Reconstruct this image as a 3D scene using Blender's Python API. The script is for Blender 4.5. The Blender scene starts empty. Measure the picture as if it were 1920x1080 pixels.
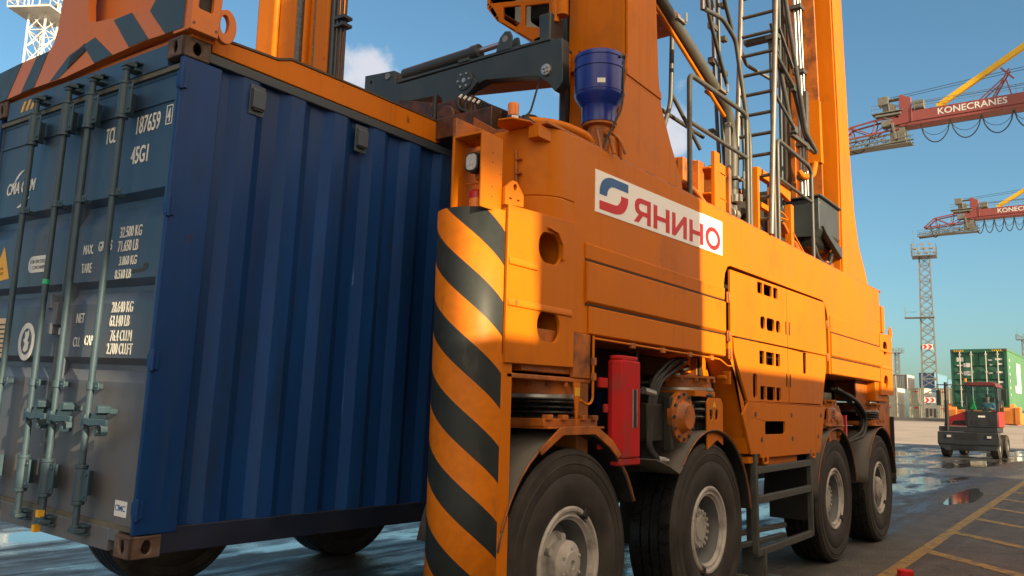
import bpy, bmesh, math, random
from mathutils import Vector, Matrix, Euler
from mathutils.geometry import tessellate_polygon
S = bpy.context.scene
COL = S.collection
R = math.radians
rnd = random.Random(7)

# ------------------------------------------------------------------ camera
cd = bpy.data.cameras.new("camera"); cam = bpy.data.objects.new("camera", cd); COL.objects.link(cam)
cd.sensor_width = 36.0; cd.lens = 29.61; cd.clip_start = 0.05; cd.clip_end = 6000
right = Vector((0.5920372, -0.80549219, 0.02596702)); down = Vector((0.12826887, 0.06236981, -0.98977629)); fwd = Vector((0.79563751, 0.58931514, 0.14024482))
M = Matrix((right, -down, -fwd)).transposed().to_4x4(); M.translation = Vector((0, 0, 1.74)); cam.matrix_world = M
S.camera = cam

# ------------------------------------------------------------------ sun, sky, exposure
SUN_EL = 20.0
az = Vector((-0.225, -0.974, 0)).normalized()
sdir = Vector((az.x*math.cos(R(SUN_EL)), az.y*math.cos(R(SUN_EL)), math.sin(R(SUN_EL))))
ld = bpy.data.lights.new("sun", 'SUN'); ld.energy = 5.0; ld.angle = R(0.53); ld.color = (1.0, 0.78, 0.47)
sun = bpy.data.objects.new("sun", ld); COL.objects.link(sun); sun.rotation_mode = 'QUATERNION'
sun.rotation_quaternion = sdir.to_track_quat('Z', 'Y'); sun.location = (0, -20, 40)

W = bpy.data.worlds.new("World"); S.world = W; W.use_nodes = True
wn, wl = W.node_tree.nodes, W.node_tree.links
bg = wn['Background']
sky = wn.new('ShaderNodeTexSky'); sky.sky_type = 'NISHITA'; sky.sun_disc = False
sky.sun_elevation = R(SUN_EL); sky.sun_rotation = math.atan2(az.x, az.y)
sky.altitude = 0; sky.air_density = 1.0; sky.dust_density = 1.7; sky.ozone_density = 3.5
# a few small cumulus clouds: noise in the view direction, kept low in the sky
tc = wn.new('ShaderNodeTexCoord')
def wmath(op, a, b=None):
    n = wn.new('ShaderNodeMath'); n.operation = op
    for i, v in enumerate((a, b)):
        if v is None: continue
        if isinstance(v, (int, float)): n.inputs[i].default_value = v
        else: wl.new(v, n.inputs[i])
    return n.outputs[0]
def cloud_mask(direction, lo, hi):
    d = wn.new('ShaderNodeVectorMath'); d.operation = 'DOT_PRODUCT'; wl.new(tc.outputs['Generated'], d.inputs[0]); d.inputs[1].default_value = Vector(direction).normalized()
    m = wn.new('ShaderNodeMapRange'); m.interpolation_type = 'SMOOTHSTEP'; wl.new(d.outputs['Value'], m.inputs[0]); m.inputs[1].default_value = lo; m.inputs[2].default_value = hi
    return m.outputs[0]
nz = wn.new('ShaderNodeTexNoise'); nz.inputs['Scale'].default_value = 16; nz.inputs['Detail'].default_value = 7; nz.inputs['Roughness'].default_value = 0.55
wl.new(tc.outputs['Generated'], nz.inputs['Vector'])
def camdir(px, py):
    d = right*(px-960) + down*(py-540) + fwd*1579.3
    return d.normalized()
m1 = cloud_mask(camdir(690, 165), math.cos(R(3.6)), math.cos(R(0.6)))
m2 = cloud_mask(camdir(640, 135), math.cos(R(2.6)), math.cos(R(0.3)))
m3 = cloud_mask(camdir(1262, 245), math.cos(R(2.4)), math.cos(R(0.4)))
mm = wmath('MAXIMUM', wmath('MAXIMUM', m1, wmath('MULTIPLY', m2, 0.8)), wmath('MULTIPLY', m3, 0.8))
cl = wn.new('ShaderNodeMapRange'); cl.interpolation_type = 'SMOOTHSTEP'
wl.new(wmath('ADD', wmath('MULTIPLY', mm, 0.42), nz.outputs['Fac']), cl.inputs[0]); cl.inputs[1].default_value = 0.66; cl.inputs[2].default_value = 0.92
tint = wn.new('ShaderNodeMixRGB'); tint.blend_type = 'MULTIPLY'; tint.inputs[0].default_value = 1; tint.inputs[2].default_value = (0.90, 1.12, 1.02, 1)
wl.new(sky.outputs[0], tint.inputs[1])
mx = wn.new('ShaderNodeMixRGB'); wl.new(wmath('MULTIPLY', cl.outputs[0], 0.75), mx.inputs[0]); wl.new(tint.outputs[0], mx.inputs[1]); mx.inputs[2].default_value = (5.2, 4.9, 5.0, 1)
# warm fill light added as unseen cloud in the sky behind the photographer
d_ = wn.new('ShaderNodeVectorMath'); d_.operation = 'DOT_PRODUCT'; wl.new(tc.outputs['Generated'], d_.inputs[0]); d_.inputs[1].default_value = Vector((-0.25, -0.9, 0.45)).normalized()
bk = wn.new('ShaderNodeMapRange'); bk.interpolation_type = 'SMOOTHSTEP'; wl.new(d_.outputs['Value'], bk.inputs[0]); bk.inputs[1].default_value = -0.05; bk.inputs[2].default_value = 0.55
nb = wn.new('ShaderNodeTexNoise'); nb.inputs['Scale'].default_value = 3.2; nb.inputs['Detail'].default_value = 7; wl.new(tc.outputs['Generated'], nb.inputs['Vector'])
cb = wn.new('ShaderNodeMapRange'); cb.interpolation_type = 'SMOOTHSTEP'; wl.new(wmath('ADD', nb.outputs['Fac'], wmath('MULTIPLY', bk.outputs[0], 0.25)), cb.inputs[0]); cb.inputs[1].default_value = 0.55; cb.inputs[2].default_value = 0.75
mx2 = wn.new('ShaderNodeMixRGB'); wl.new(wmath('MULTIPLY', cb.outputs[0], bk.outputs[0]), mx2.inputs[0]); wl.new(mx.outputs[0], mx2.inputs[1]); mx2.inputs[2].default_value = (13.0, 9.8, 6.5, 1)
wl.new(mx2.outputs[0], bg.inputs[0]); bg.inputs[1].default_value = 0.085

S.view_settings.view_transform = 'Standard'; S.view_settings.look = 'None'; S.view_settings.gamma = 1.0
S.view_settings.exposure = 1.0; S.view_settings.use_curve_mapping = False

# ------------------------------------------------------------------ materials
def mat(name, col, rough=0.5, metal=0.0, var=0.12, vs=2.0, dirt=None, damt=0.0, ds=1.2, dth=(0.5, 0.7), bump=0.0, bs=40.0, stretch=(1, 1, 1), spec=0.5, coat=0.0, streak=None, samt=0.0, sun_tan=None, dz=(0.5, 1.9), sun_tan_amt=0.0, spots=None):
    m = bpy.data.materials.new(name); m.use_nodes = True
    n, l = m.node_tree.nodes, m.node_tree.links
    p = n['Principled BSDF']; p.inputs['Roughness'].default_value = rough; p.inputs['Metallic'].default_value = metal
    p.inputs['Specular IOR Level'].default_value = spec; p.inputs['Coat Weight'].default_value = coat
    g = n.new('ShaderNodeTexCoord'); mp = n.new('ShaderNodeMapping'); l.new(g.outputs['Object'], mp.inputs[0]); mp.inputs['Scale'].default_value = stretch
    t = n.new('ShaderNodeTexNoise'); t.inputs['Scale'].default_value = vs; t.inputs['Detail'].default_value = 6; l.new(mp.outputs[0], t.inputs['Vector'])
    r = n.new('ShaderNodeMapRange'); l.new(t.outputs['Fac'], r.inputs[0]); r.inputs[1].default_value = 0.3; r.inputs[2].default_value = 0.7; r.inputs[3].default_value = 1-var; r.inputs[4].default_value = 1+var
    mu = n.new('ShaderNodeVectorMath'); mu.operation = 'SCALE'; mu.inputs[0].default_value = col; l.new(r.outputs[0], mu.inputs['Scale'])
    out = mu.outputs[0]
    if dirt:
        t2 = n.new('ShaderNodeTexNoise'); t2.inputs['Scale'].default_value = ds; t2.inputs['Detail'].default_value = 9; t2.inputs['Roughness'].default_value = 0.65; l.new(mp.outputs[0], t2.inputs['Vector'])
        r2 = n.new('ShaderNodeMapRange'); l.new(t2.outputs['Fac'], r2.inputs[0]); r2.inputs[1].default_value = dth[0]; r2.inputs[2].default_value = dth[1]; r2.inputs[4].default_value = damt
        x = n.new('ShaderNodeMixRGB'); l.new(r2.outputs[0], x.inputs[0]); l.new(out, x.inputs[1]); x.inputs[2].default_value = (*dirt, 1); out = x.outputs[0]
    def noise_mask(scale, st, lo, hi, amt, detail=6):
        q = n.new('ShaderNodeMapping'); l.new(g.outputs['Object'], q.inputs[0]); q.inputs['Scale'].default_value = st
        a = n.new('ShaderNodeTexNoise'); a.inputs['Scale'].default_value = scale; a.inputs['Detail'].default_value = detail; a.inputs['Roughness'].default_value = 0.6; l.new(q.outputs[0], a.inputs['Vector'])
        e = n.new('ShaderNodeMapRange'); l.new(a.outputs['Fac'], e.inputs[0]); e.inputs[1].default_value = lo; e.inputs[2].default_value = hi; e.inputs[4].default_value = amt; return e.outputs[0], a.outputs['Fac']
    def over(fac, c):
        nonlocal out
        x = n.new('ShaderNodeMixRGB'); l.new(fac, x.inputs[0]); l.new(out, x.inputs[1]); x.inputs[2].default_value = (*c, 1); out = x.outputs[0]
    if streak: over(noise_mask(5.0, (2.2, 2.2, 0.10), 0.54, 0.80, samt, 8)[0], streak)
    if spots: over(noise_mask(9.0, (1, 1, 0.8), 0.70, 0.76, 0.8, 3)[0], spots)
    if sun_tan:      # grazing sunlight painted as tan over the lower part, with a ragged upper limit
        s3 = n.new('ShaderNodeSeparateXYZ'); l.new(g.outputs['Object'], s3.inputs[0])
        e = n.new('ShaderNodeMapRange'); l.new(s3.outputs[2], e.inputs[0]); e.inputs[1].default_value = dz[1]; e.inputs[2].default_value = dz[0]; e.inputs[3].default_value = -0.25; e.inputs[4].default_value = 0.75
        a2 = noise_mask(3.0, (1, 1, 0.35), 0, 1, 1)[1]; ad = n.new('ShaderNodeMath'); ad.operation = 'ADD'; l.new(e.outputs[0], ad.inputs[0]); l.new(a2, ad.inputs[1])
        e2 = n.new('ShaderNodeMapRange'); l.new(ad.outputs[0], e2.inputs[0]); e2.inputs[1].default_value = 0.40; e2.inputs[2].default_value = 1.25; e2.inputs[4].default_value = sun_tan_amt; over(e2.outputs[0], sun_tan)
    l.new(out, p.inputs['Base Color'])
    rr = n.new('ShaderNodeMapRange'); l.new(t.outputs['Fac'], rr.inputs[0]); rr.inputs[1].default_value = 0.3; rr.inputs[2].default_value = 0.7; rr.inputs[3].default_value = max(0.03, rough-0.08); rr.inputs[4].default_value = min(1, rough+0.1); l.new(rr.outputs[0], p.inputs['Roughness'])
    if bump:
        t3 = n.new('ShaderNodeTexNoise'); t3.inputs['Scale'].default_value = bs; t3.inputs['Detail'].default_value = 4; l.new(g.outputs['Object'], t3.inputs['Vector'])
        b = n.new('ShaderNodeBump'); b.inputs['Strength'].default_value = bump; b.inputs['Distance'].default_value = 0.01; l.new(t3.outputs['Fac'], b.inputs['Height']); l.new(b.outputs[0], p.inputs['Normal'])
    return m

OR = (0.56, 0.152, 0.003)
orange = mat('orange_paint', OR, 0.46, spec=0.16, var=0.07, vs=1.3, dirt=(0.26, 0.07, 0.012), damt=0.5, ds=2.2, dth=(0.56, 0.78), bump=0.14, bs=3.0, streak=(0.20, 0.055, 0.01), samt=0.32, spots=(0.16, 0.05, 0.015))
orange_dirty = mat('grimy_orange_paint', (0.44, 0.12, 0.01), 0.5, var=0.2, vs=3, dirt=(0.05, 0.03, 0.02), damt=0.85, ds=5, dth=(0.45, 0.68), bump=0.1, bs=25)
orange_red = mat('spreader_paint', (0.58, 0.155, 0.022), 0.5, var=0.06, vs=1.5, dirt=(0.25, 0.1, 0.05), damt=0.5, ds=3, dth=(0.55, 0.75), bump=0.05, bs=14)
stripe_dark = mat('black_warning_paint', (0.022, 0.026, 0.028), 0.35, var=0.2)
stripe_blue = mat('slate_stripe_paint', (0.035, 0.055, 0.075), 0.5, var=0.15, vs=8)
steel_dark = mat('slate_grey_paint', (0.035, 0.048, 0.055), 0.42, var=0.2, vs=4, bump=0.05)
rail_grey = mat('grey_rail_paint', (0.062, 0.066, 0.064), 0.42, var=0.15, vs=12)
rail_bright = mat('worn_rail_metal', (0.17, 0.155, 0.15), 0.42, metal=0.4, var=0.2, vs=12)
black = mat('black_rubber', (0.014, 0.014, 0.015), 0.55, var=0.2, vs=9, bump=0.08)
gloss_black = mat('glossy_bellows_rubber', (0.012, 0.013, 0.014), 0.25, var=0.2, vs=9)
tyre_m = mat('tyre_rubber', (0.019, 0.017, 0.016), 0.75, var=0.35, vs=6, dirt=(0.055, 0.047, 0.04), damt=0.7, ds=3.4, dth=(0.42, 0.68), bump=0.12, bs=60)
tread_m = mat('wet_tyre_tread', (0.010, 0.010, 0.011), 0.28, var=0.2, vs=12, bump=0.2, bs=30)
rim_m = mat('dirty_white_rim', (0.40, 0.38, 0.36), 0.5, var=0.12, vs=5, dirt=(0.08, 0.065, 0.05), damt=0.8, ds=6, dth=(0.5, 0.75))
rim_dark = mat('dusty_rim_well', (0.13, 0.14, 0.15), 0.55, var=0.2, vs=5)
chrome = mat('chrome_rod', (0.7, 0.7, 0.7), 0.15, metal=1.0, var=0.05)
zinc = mat('zinc_steel', (0.5, 0.5, 0.48), 0.4, metal=0.8, var=0.1, vs=14)
blue_tank = mat('blue_enamel', (0.010, 0.030, 0.25), 0.28, var=0.1)
white_m = mat('white_paint', (0.75, 0.73, 0.70), 0.55, var=0.04)
red_m = mat('red_paint', (0.44, 0.008, 0.009), 0.62, spec=0.3, var=0.12, vs=5, dirt=(0.12, 0.06, 0.05), damt=0.6, ds=4)
sign_white = mat('sign_white', (0.90, 0.89, 0.88), 0.4, var=0.02)
sign_red = mat('sign_red', (0.60, 0.012, 0.02), 0.5, var=0.02)
sign_blue = mat('sign_blue', (0.02, 0.11, 0.33), 0.5, var=0.02)
dark_in = mat('dark_grimy_steel_and_recess_shade', (0.018, 0.017, 0.016), 0.7, var=0.3, vs=5)
grey_fender = mat('grey_mudguard', (0.085, 0.078, 0.07), 0.6, var=0.2, vs=5, bump=0.05)
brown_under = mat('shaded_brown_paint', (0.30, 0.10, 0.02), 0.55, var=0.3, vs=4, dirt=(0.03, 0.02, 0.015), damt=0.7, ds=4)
cblue = mat('blue_container_paint', (0.005, 0.040, 0.165), 0.42, var=0.35, vs=1.6, stretch=(1.2, 1.2, 0.2), dirt=(0.010, 0.030, 0.085), damt=0.85, ds=3, bump=0.30, bs=2.0, spec=0.22, streak=(0.02, 0.05, 0.11), samt=0.6, spots=(0.045, 0.03, 0.03))
cdoor = mat('weathered_blue_door_paint', (0.026, 0.068, 0.145), 0.5, var=0.15, vs=3, stretch=(1, 1, 0.35), dirt=(0.09, 0.09, 0.09), damt=0.5, ds=2.2, dth=(0.46, 0.7), bump=0.05, bs=8, streak=(0.05, 0.05, 0.045), samt=0.5, sun_tan=(0.165, 0.145, 0.13), dz=(0.4, 2.4), sun_tan_amt=0.55)  # tan lower half is warm sunlight painted into the door colour
cbar = mat('teal_grey_bar_paint', (0.032, 0.066, 0.098), 0.5, var=0.15, vs=15)
rust = mat('rusty_casting', (0.085, 0.05, 0.038), 0.75, var=0.35, vs=14, dirt=(0.13, 0.14, 0.16), damt=0.5, ds=9, bump=0.4, bs=45)
gasket = mat('dark_gasket', (0.035, 0.037, 0.03), 0.6, var=0.2, vs=10)
dusty = mat('mossy_seal', (0.10, 0.095, 0.075), 0.7, var=0.3, vs=10)
letter_m = mat('white_lettering', (0.66, 0.68, 0.68), 0.6, var=0.06, vs=20)
yellow_m = mat('yellow_paint', (0.72, 0.38, 0.02), 0.55, var=0.08)
amber = mat('amber_lens', (0.75, 0.20, 0.02), 0.2, var=0.05)
red_lens = mat('red_lens', (0.5, 0.01, 0.02), 0.2, var=0.05)
lens_m = mat('lamp_lens', (0.45, 0.45, 0.46), 0.15, var=0.25, vs=60)
cream = mat('cream_plate', (0.6, 0.45, 0.28), 0.5, var=0.05)
green_tape = mat('green_tape', (0.02, 0.45, 0.2), 0.5)
conc = mat('concrete', (0.34, 0.32, 0.30), 0.85, var=0.12, vs=1.5, bump=0.1)
crane_red = mat('crane_red_paint', (0.25, 0.060, 0.055), 0.5, var=0.08, vs=0.4)
crane_yel = mat('crane_yellow_paint', (0.70, 0.42, 0.01), 0.5, var=0.05)
crane_grey = mat('crane_grey_steel', (0.16, 0.16, 0.14), 0.6, var=0.2)
galv = mat('galvanised_steel', (0.20, 0.20, 0.195), 0.5, metal=0.2, var=0.12)
white_steel = mat('white_mast_paint', (0.75, 0.74, 0.72), 0.5, var=0.06)
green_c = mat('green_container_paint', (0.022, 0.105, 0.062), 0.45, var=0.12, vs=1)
green_sunlit = mat('sunlit_green_container_paint', (0.060, 0.185, 0.105), 0.5, var=0.1, vs=1)  # same green as the doors, lightened for sun on the side
cream_c = mat('cream_container_paint', (0.40, 0.39, 0.31), 0.5, var=0.08)
white_lit_c = mat('white_and_sunlit_cream_paint', (0.62, 0.60, 0.56), 0.5, var=0.06)
sky_c = mat('light_blue_container_paint', (0.10, 0.24, 0.38), 0.5, var=0.06)
navy_c = mat('navy_container_paint', (0.02, 0.07, 0.18), 0.5, var=0.1)
grey_c = mat('grey_container_paint', (0.18, 0.19, 0.20), 0.5, var=0.1)
brown_c = mat('brown_container_paint', (0.16, 0.05, 0.035), 0.5, var=0.1)
tractor_red = mat('tractor_red_paint', (0.50, 0.025, 0.03), 0.4, var=0.08)
tractor_blk = mat('tractor_dark_plastic', (0.018, 0.021, 0.026), 0.5, var=0.15)
trailer_or = mat('trailer_orange_paint', (0.62, 0.20, 0.04), 0.5, var=0.1)
skin_m = mat('skin', (0.40, 0.24, 0.17), 0.6, var=0.05)
cloth_m = mat('blue_workwear', (0.05, 0.14, 0.26), 0.8, var=0.1)
green_cloth = mat('green_vest', (0.02, 0.42, 0.12), 0.8, var=0.1)
hair_m = mat('dark_hair', (0.02, 0.015, 0.012), 0.7)

def glass(name, tintc=(0.75, 0.85, 0.85), gl=0.12):
    m = bpy.data.materials.new(name); m.use_nodes = True; n, l = m.node_tree.nodes, m.node_tree.links; n.clear()
    o = n.new('ShaderNodeOutputMaterial'); t = n.new('ShaderNodeBsdfTransparent'); t.inputs[0].default_value = (*tintc, 1)
    g = n.new('ShaderNodeBsdfGlossy'); g.inputs['Roughness'].default_value = 0.03; f = n.new('ShaderNodeFresnel'); f.inputs[0].default_value = 1.5
    nt = n.new('ShaderNodeTexNoise'); nt.inputs['Scale'].default_value = 4; a = n.new('ShaderNodeMath'); a.operation = 'MULTIPLY_ADD'; l.new(nt.outputs['Fac'], a.inputs[0]); a.inputs[1].default_value = 0.04; l.new(f.outputs[0], a.inputs[2])
    x = n.new('ShaderNodeMixShader'); l.new(a.outputs[0], x.inputs[0]); l.new(t.outputs[0], x.inputs[1]); l.new(g.outputs[0], x.inputs[2]); l.new(x.outputs[0], o.inputs[0]); return m
glass_m = glass('cab_glass'); glass_dark = glass('dark_cab_glass', (0.12, 0.15, 0.16))

def stripes_mat():
    """diagonal black and orange warning stripes laid on the guard's unrolled surface (UV in metres)"""
    m = bpy.data.materials.new('guard_warning_stripes'); m.use_nodes = True; n, l = m.node_tree.nodes, m.node_tree.links; p = n['Principled BSDF']
    uv = n.new('ShaderNodeTexCoord'); sp = n.new('ShaderNodeSeparateXYZ'); l.new(uv.outputs['UV'], sp.inputs[0])
    a = n.new('ShaderNodeMath'); a.operation = 'MULTIPLY_ADD'; l.new(sp.outputs[0], a.inputs[0]); a.inputs[1].default_value = 0.84; l.new(sp.outputs[1], a.inputs[2])
    b = n.new('ShaderNodeMath'); b.operation = 'DIVIDE'; l.new(a.outputs[0], b.inputs[0]); b.inputs[1].default_value = 0.425
    c = n.new('ShaderNodeMath'); c.operation = 'FRACT'; l.new(b.outputs[0], c.inputs[0])
    d = n.new('ShaderNodeMath'); d.operation = 'GREATER_THAN'; l.new(c.outputs[0], d.inputs[0]); d.inputs[1].default_value = 0.51
    o = n.new('ShaderNodeTexCoord'); nz = n.new('ShaderNodeTexNoise'); nz.inputs['Scale'].default_value = 18; nz.inputs['Detail'].default_value = 8; l.new(o.outputs['Object'], nz.inputs['Vector'])
    r = n.new('ShaderNodeMapRange'); l.new(nz.outputs['Fac'], r.inputs[0]); r.inputs[1].default_value = 0.3; r.inputs[2].default_value = 0.7; r.inputs[3].default_value = 0.9; r.inputs[4].default_value = 1.1
    x = n.new('ShaderNodeMixRGB'); l.new(d.outputs[0], x.inputs[0]); x.inputs[1].default_value = (*OR, 1); x.inputs[2].default_value = (0.020, 0.026, 0.029, 1)
    m5 = n.new('ShaderNodeMapping'); l.new(o.outputs['Object'], m5.inputs[0]); m5.inputs['Scale'].default_value = (1.5, 1.5, 0.35)
    n5 = n.new('ShaderNodeTexNoise'); n5.inputs['Scale'].default_value = 9; n5.inputs['Detail'].default_value = 9; n5.inputs['Roughness'].default_value = 0.7; l.new(m5.outputs[0], n5.inputs['Vector'])
    r5 = n.new('ShaderNodeMapRange'); l.new(n5.outputs['Fac'], r5.inputs[0]); r5.inputs[1].default_value = 0.58; r5.inputs[2].default_value = 0.72; r5.inputs[4].default_value = 0.45
    x5 = n.new('ShaderNodeMixRGB'); l.new(r5.outputs[0], x5.inputs[0]); l.new(x.outputs[0], x5.inputs[1]); x5.inputs[2].default_value = (0.10, 0.075, 0.055, 1); x = x5
    s = n.new('ShaderNodeVectorMath'); s.operation = 'SCALE'; l.new(x.outputs[0], s.inputs[0]); l.new(r.outputs[0], s.inputs['Scale']); l.new(s.outputs[0], p.inputs['Base Color'])
    p.inputs['Roughness'].default_value = 0.5; p.inputs['Specular IOR Level'].default_value = 0.3; p.inputs['Coat Weight'].default_value = 0.0; p.inputs['Coat Roughness'].default_value = 0.25
    return m
stripes = stripes_mat()

# ------------------------------------------------------------------ mesh builder
LAST = []
KEEP_WHOLE = {'engraved_line', 'sign_lettering', 'lettering', 'class_emblem', 'chevron', 'floor_beam', 'hoist_rope', 'handrail', 'header_stripe', 'hoist_chain', 'mesh_screen', 'grille', 'end_frame', 'side_wall', 'portal_legs'}
class MB:
    def __init__(s): s.v = []; s.f = []; s.mi = []; s.m = 0; s.cuts = []
    def add(s, vs, fs):
        o = len(s.v); s.v += [Vector(v) for v in vs]; s.f += [tuple(i+o for i in f) for f in fs]; s.mi += [s.m]*len(fs); return s
    def box(s, x0, x1, y0, y1, z0, z1, mtx=None):
        vs = [Vector((x, y, z)) for x in (x0, x1) for y in (y0, y1) for z in (z0, z1)]
        if mtx: vs = [mtx @ v for v in vs]
        return s.add(vs, [(0, 1, 3, 2), (4, 6, 7, 5), (0, 4, 5, 1), (2, 3, 7, 6), (0, 2, 6, 4), (1, 5, 7, 3)])
    def cyl(s, p0, p1, r, r2=None, n=20, caps=True):
        p0, p1 = Vector(p0), Vector(p1); r2 = r if r2 is None else r2; d = (p1-p0).normalized()
        a = d.orthogonal().normalized(); b = d.cross(a)
        vs = [p0+(a*math.cos(2*math.pi*i/n)+b*math.sin(2*math.pi*i/n))*r for i in range(n)] + [p1+(a*math.cos(2*math.pi*i/n)+b*math.sin(2*math.pi*i/n))*r2 for i in range(n)]
        fs = [(i, (i+1) % n, n+(i+1) % n, n+i) for i in range(n)]
        if caps: fs += [tuple(range(n-1, -1, -1)), tuple(range(n, 2*n))]
        return s.add(vs, fs)
    def bar(s, p0, p1, w, h=None, up=(0, 0, 1)):
        p0, p1 = Vector(p0), Vector(p1); h = h or w; d = (p1-p0).normalized(); u = Vector(up)
        if abs(d.dot(u)) > 0.98: u = Vector((1, 0, 0))
        a = d.cross(u).normalized()*(w/2); b = a.cross(d).normalized()*(h/2)
        vs = [p+q for p in (p0, p1) for q in (a+b, a-b, -a-b, -a+b)]
        return s.add(vs, [(0, 1, 2, 3), (7, 6, 5, 4), (0, 4, 5, 1), (1, 5, 6, 2), (2, 6, 7, 3), (3, 7, 4, 0)])
    def tube(s, pts, r, n=10, bend=0.0):
        P = [Vector(p) for p in pts]
        if bend > 0 and len(P) > 2:
            Q = [P[0]]
            for i in range(1, len(P)-1):
                a, b, c = P[i-1], P[i], P[i+1]; k = min(bend, (a-b).length*0.45, (c-b).length*0.45)
                s0 = b+(a-b).normalized()*k; s1 = b+(c-b).normalized()*k
                for t in (0, .2, .4, .6, .8, 1): Q.append(s0*(1-t)**2+b*2*t*(1-t)+s1*t*t)
            Q.append(P[-1]); P = Q
        rings = []; a = None
        for i, p in enumerate(P):
            d = (P[min(i+1, len(P)-1)]-P[max(i-1, 0)]).normalized()
            a = d.orthogonal().normalized() if a is None else (a-d*a.dot(d)).normalized()
            b = d.cross(a); rings.append([p+(a*math.cos(2*math.pi*k/n)+b*math.sin(2*math.pi*k/n))*r for k in range(n)])
        vs = [v for q in rings for v in q]; fs = []
        for i in range(len(P)-1):
            for k in range(n): fs.append((i*n+k, i*n+(k+1) % n, (i+1)*n+(k+1) % n, (i+1)*n+k))
        fs += [tuple(range(n-1, -1, -1)), tuple(range((len(P)-1)*n, len(P)*n))]
        return s.add(vs, fs)
    def prism(s, outer, lo, hi, axis='y', holes=(), mtx=None):
        """outline (and holes) in the plane across `axis`, extruded from lo to hi. y: (x,z)  x: (y,z)  z: (x,y)"""
        f = {'y': lambda p, k: Vector((p[0], k, p[1])), 'x': lambda p, k: Vector((k, p[0], p[1])), 'z': lambda p, k: Vector((p[0], p[1], k))}[axis]
        loops = [list(outer)]+[list(h) for h in holes]
        tri = tessellate_polygon([[Vector((p[0], p[1], 0)) for p in lp] for lp in loops])
        flat = [p for lp in loops for p in lp]; n = len(flat)
        vs = [f(p, lo) for p in flat]+[f(p, hi) for p in flat]
        if mtx: vs = [mtx @ v for v in vs]
        fs = [tuple(t) for t in tri]+[tuple(i+n for i in reversed(t)) for t in tri]; o = 0
        for lp in loops:
            k = len(lp); fs += [(o+i, o+(i+1) % k, n+o+(i+1) % k, n+o+i) for i in range(k)]; o += k
        return s.add(vs, fs)
    def lathe(s, prof, c, axis='y', n=40, cap=False):
        """prof: (radius, offset along axis)"""
        c = Vector(c); vs = []; k = len(prof)
        for i in range(n):
            a = 2*math.pi*i/n; ca, sa = math.cos(a), math.sin(a)
            for r, h in prof:
                vs.append(c+(Vector((r*ca, h, r*sa)) if axis == 'y' else Vector((r*ca, r*sa, h)) if axis == 'z' else Vector((h, r*ca, r*sa))))
        fs = [(i*k+j, ((i+1) % n)*k+j, ((i+1) % n)*k+j+1, i*k+j+1) for i in range(n) for j in range(k-1)]
        if cap: fs += [tuple(i*k for i in range(n)), tuple(i*k+k-1 for i in range(n))]
        return s.add(vs, fs)
    def ball(s, c, r, sx=1, sy=1, sz=1, n=12):
        c = Vector(c); prof = [(math.sin(math.pi*j/n)*r, -math.cos(math.pi*j/n)*r) for j in range(n+1)]; o = len(s.v)
        s.lathe([(max(a, 1e-4), b) for a, b in prof], (0, 0, 0), 'z', 2*n)
        for i in range(o, len(s.v)): v = s.v[i]; s.v[i] = Vector((v.x*sx, v.y*sy, v.z*sz))+c
        return s
    def text(s, txt, size, origin, u, v, sx=1.0, bold=0.0, shear=0.0, depth=0.0015, align='LEFT'):
        cu = bpy.data.curves.new('t', 'FONT'); cu.body = txt; cu.size = size/0.73; cu.extrude = depth; cu.offset = bold*size*2.2; cu.shear = shear; cu.align_x = align; cu.resolution_u = 3
        ob = bpy.data.objects.new('t', cu); COL.objects.link(ob); bpy.context.view_layer.update()
        ev = ob.evaluated_get(bpy.context.evaluated_depsgraph_get()); me = ev.to_mesh()
        u, v = Vector(u).normalized(), Vector(v).normalized(); w = u.cross(v); o = Vector(origin)
        s.add([o+u*p.co.x*sx+v*p.co.y+w*p.co.z for p in me.vertices], [tuple(q.vertices) for q in me.polygons])
        ev.to_mesh_clear(); bpy.data.objects.remove(ob); bpy.data.curves.remove(cu); return s
    def cut(s):
        """what follows becomes a separate object of the same name"""
        s.cuts.append((len(s.v), len(s.f))); return s
    def pieces(s, name):
        """split into the objects it consists of: explicit cuts, else clusters of touching shells"""
        n = len(s.v)
        if s.cuts:
            vs = [0]+[c[0] for c in s.cuts]; lab = [sum(1 for q in vs if q <= i)-1 for i in range(n)]
        elif name in KEEP_WHOLE: return [s]
        else:
            par = list(range(n))
            def find(a):
                while par[a] != a: par[a] = par[par[a]]; a = par[a]
                return a
            for f in s.f:
                a = find(f[0])
                for q in f[1:]: par[find(q)] = a
            comp = {}
            for i in range(n): comp.setdefault(find(i), []).append(i)
            bb = []
            for k, ids in comp.items():
                P = [s.v[i] for i in ids]; bb.append([[min(q[a] for q in P)-.004 for a in range(3)], [max(q[a] for q in P)+.004 for a in range(3)], ids])
            if len(bb) > 400: return [s]
            cl = list(range(len(bb)))
            def fc(a):
                while cl[a] != a: cl[a] = cl[cl[a]]; a = cl[a]
                return a
            for i in range(len(bb)):
                for j in range(i):
                    if all(bb[i][0][a] <= bb[j][1][a] and bb[j][0][a] <= bb[i][1][a] for a in range(3)): cl[fc(i)] = fc(j)
            roots = sorted({fc(i) for i in range(len(bb))})
            if len(roots) == 1 or len(roots) > 40: return [s]
            lab = [0]*n
            for i in range(len(bb)):
                for v in bb[i][2]: lab[v] = roots.index(fc(i))
        out = []
        for k in range(max(lab)+1):
            idx = [i for i in range(n) if lab[i] == k]
            if not idx: continue
            mp = {i: j for j, i in enumerate(idx)}; m = MB(); m.v = [s.v[i] for i in idx]
            for f, mi in zip(s.f, s.mi):
                if lab[f[0]] == k: m.f.append(tuple(mp[i] for i in f)); m.mi.append(mi)
            out.append(m)
        return out
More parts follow.
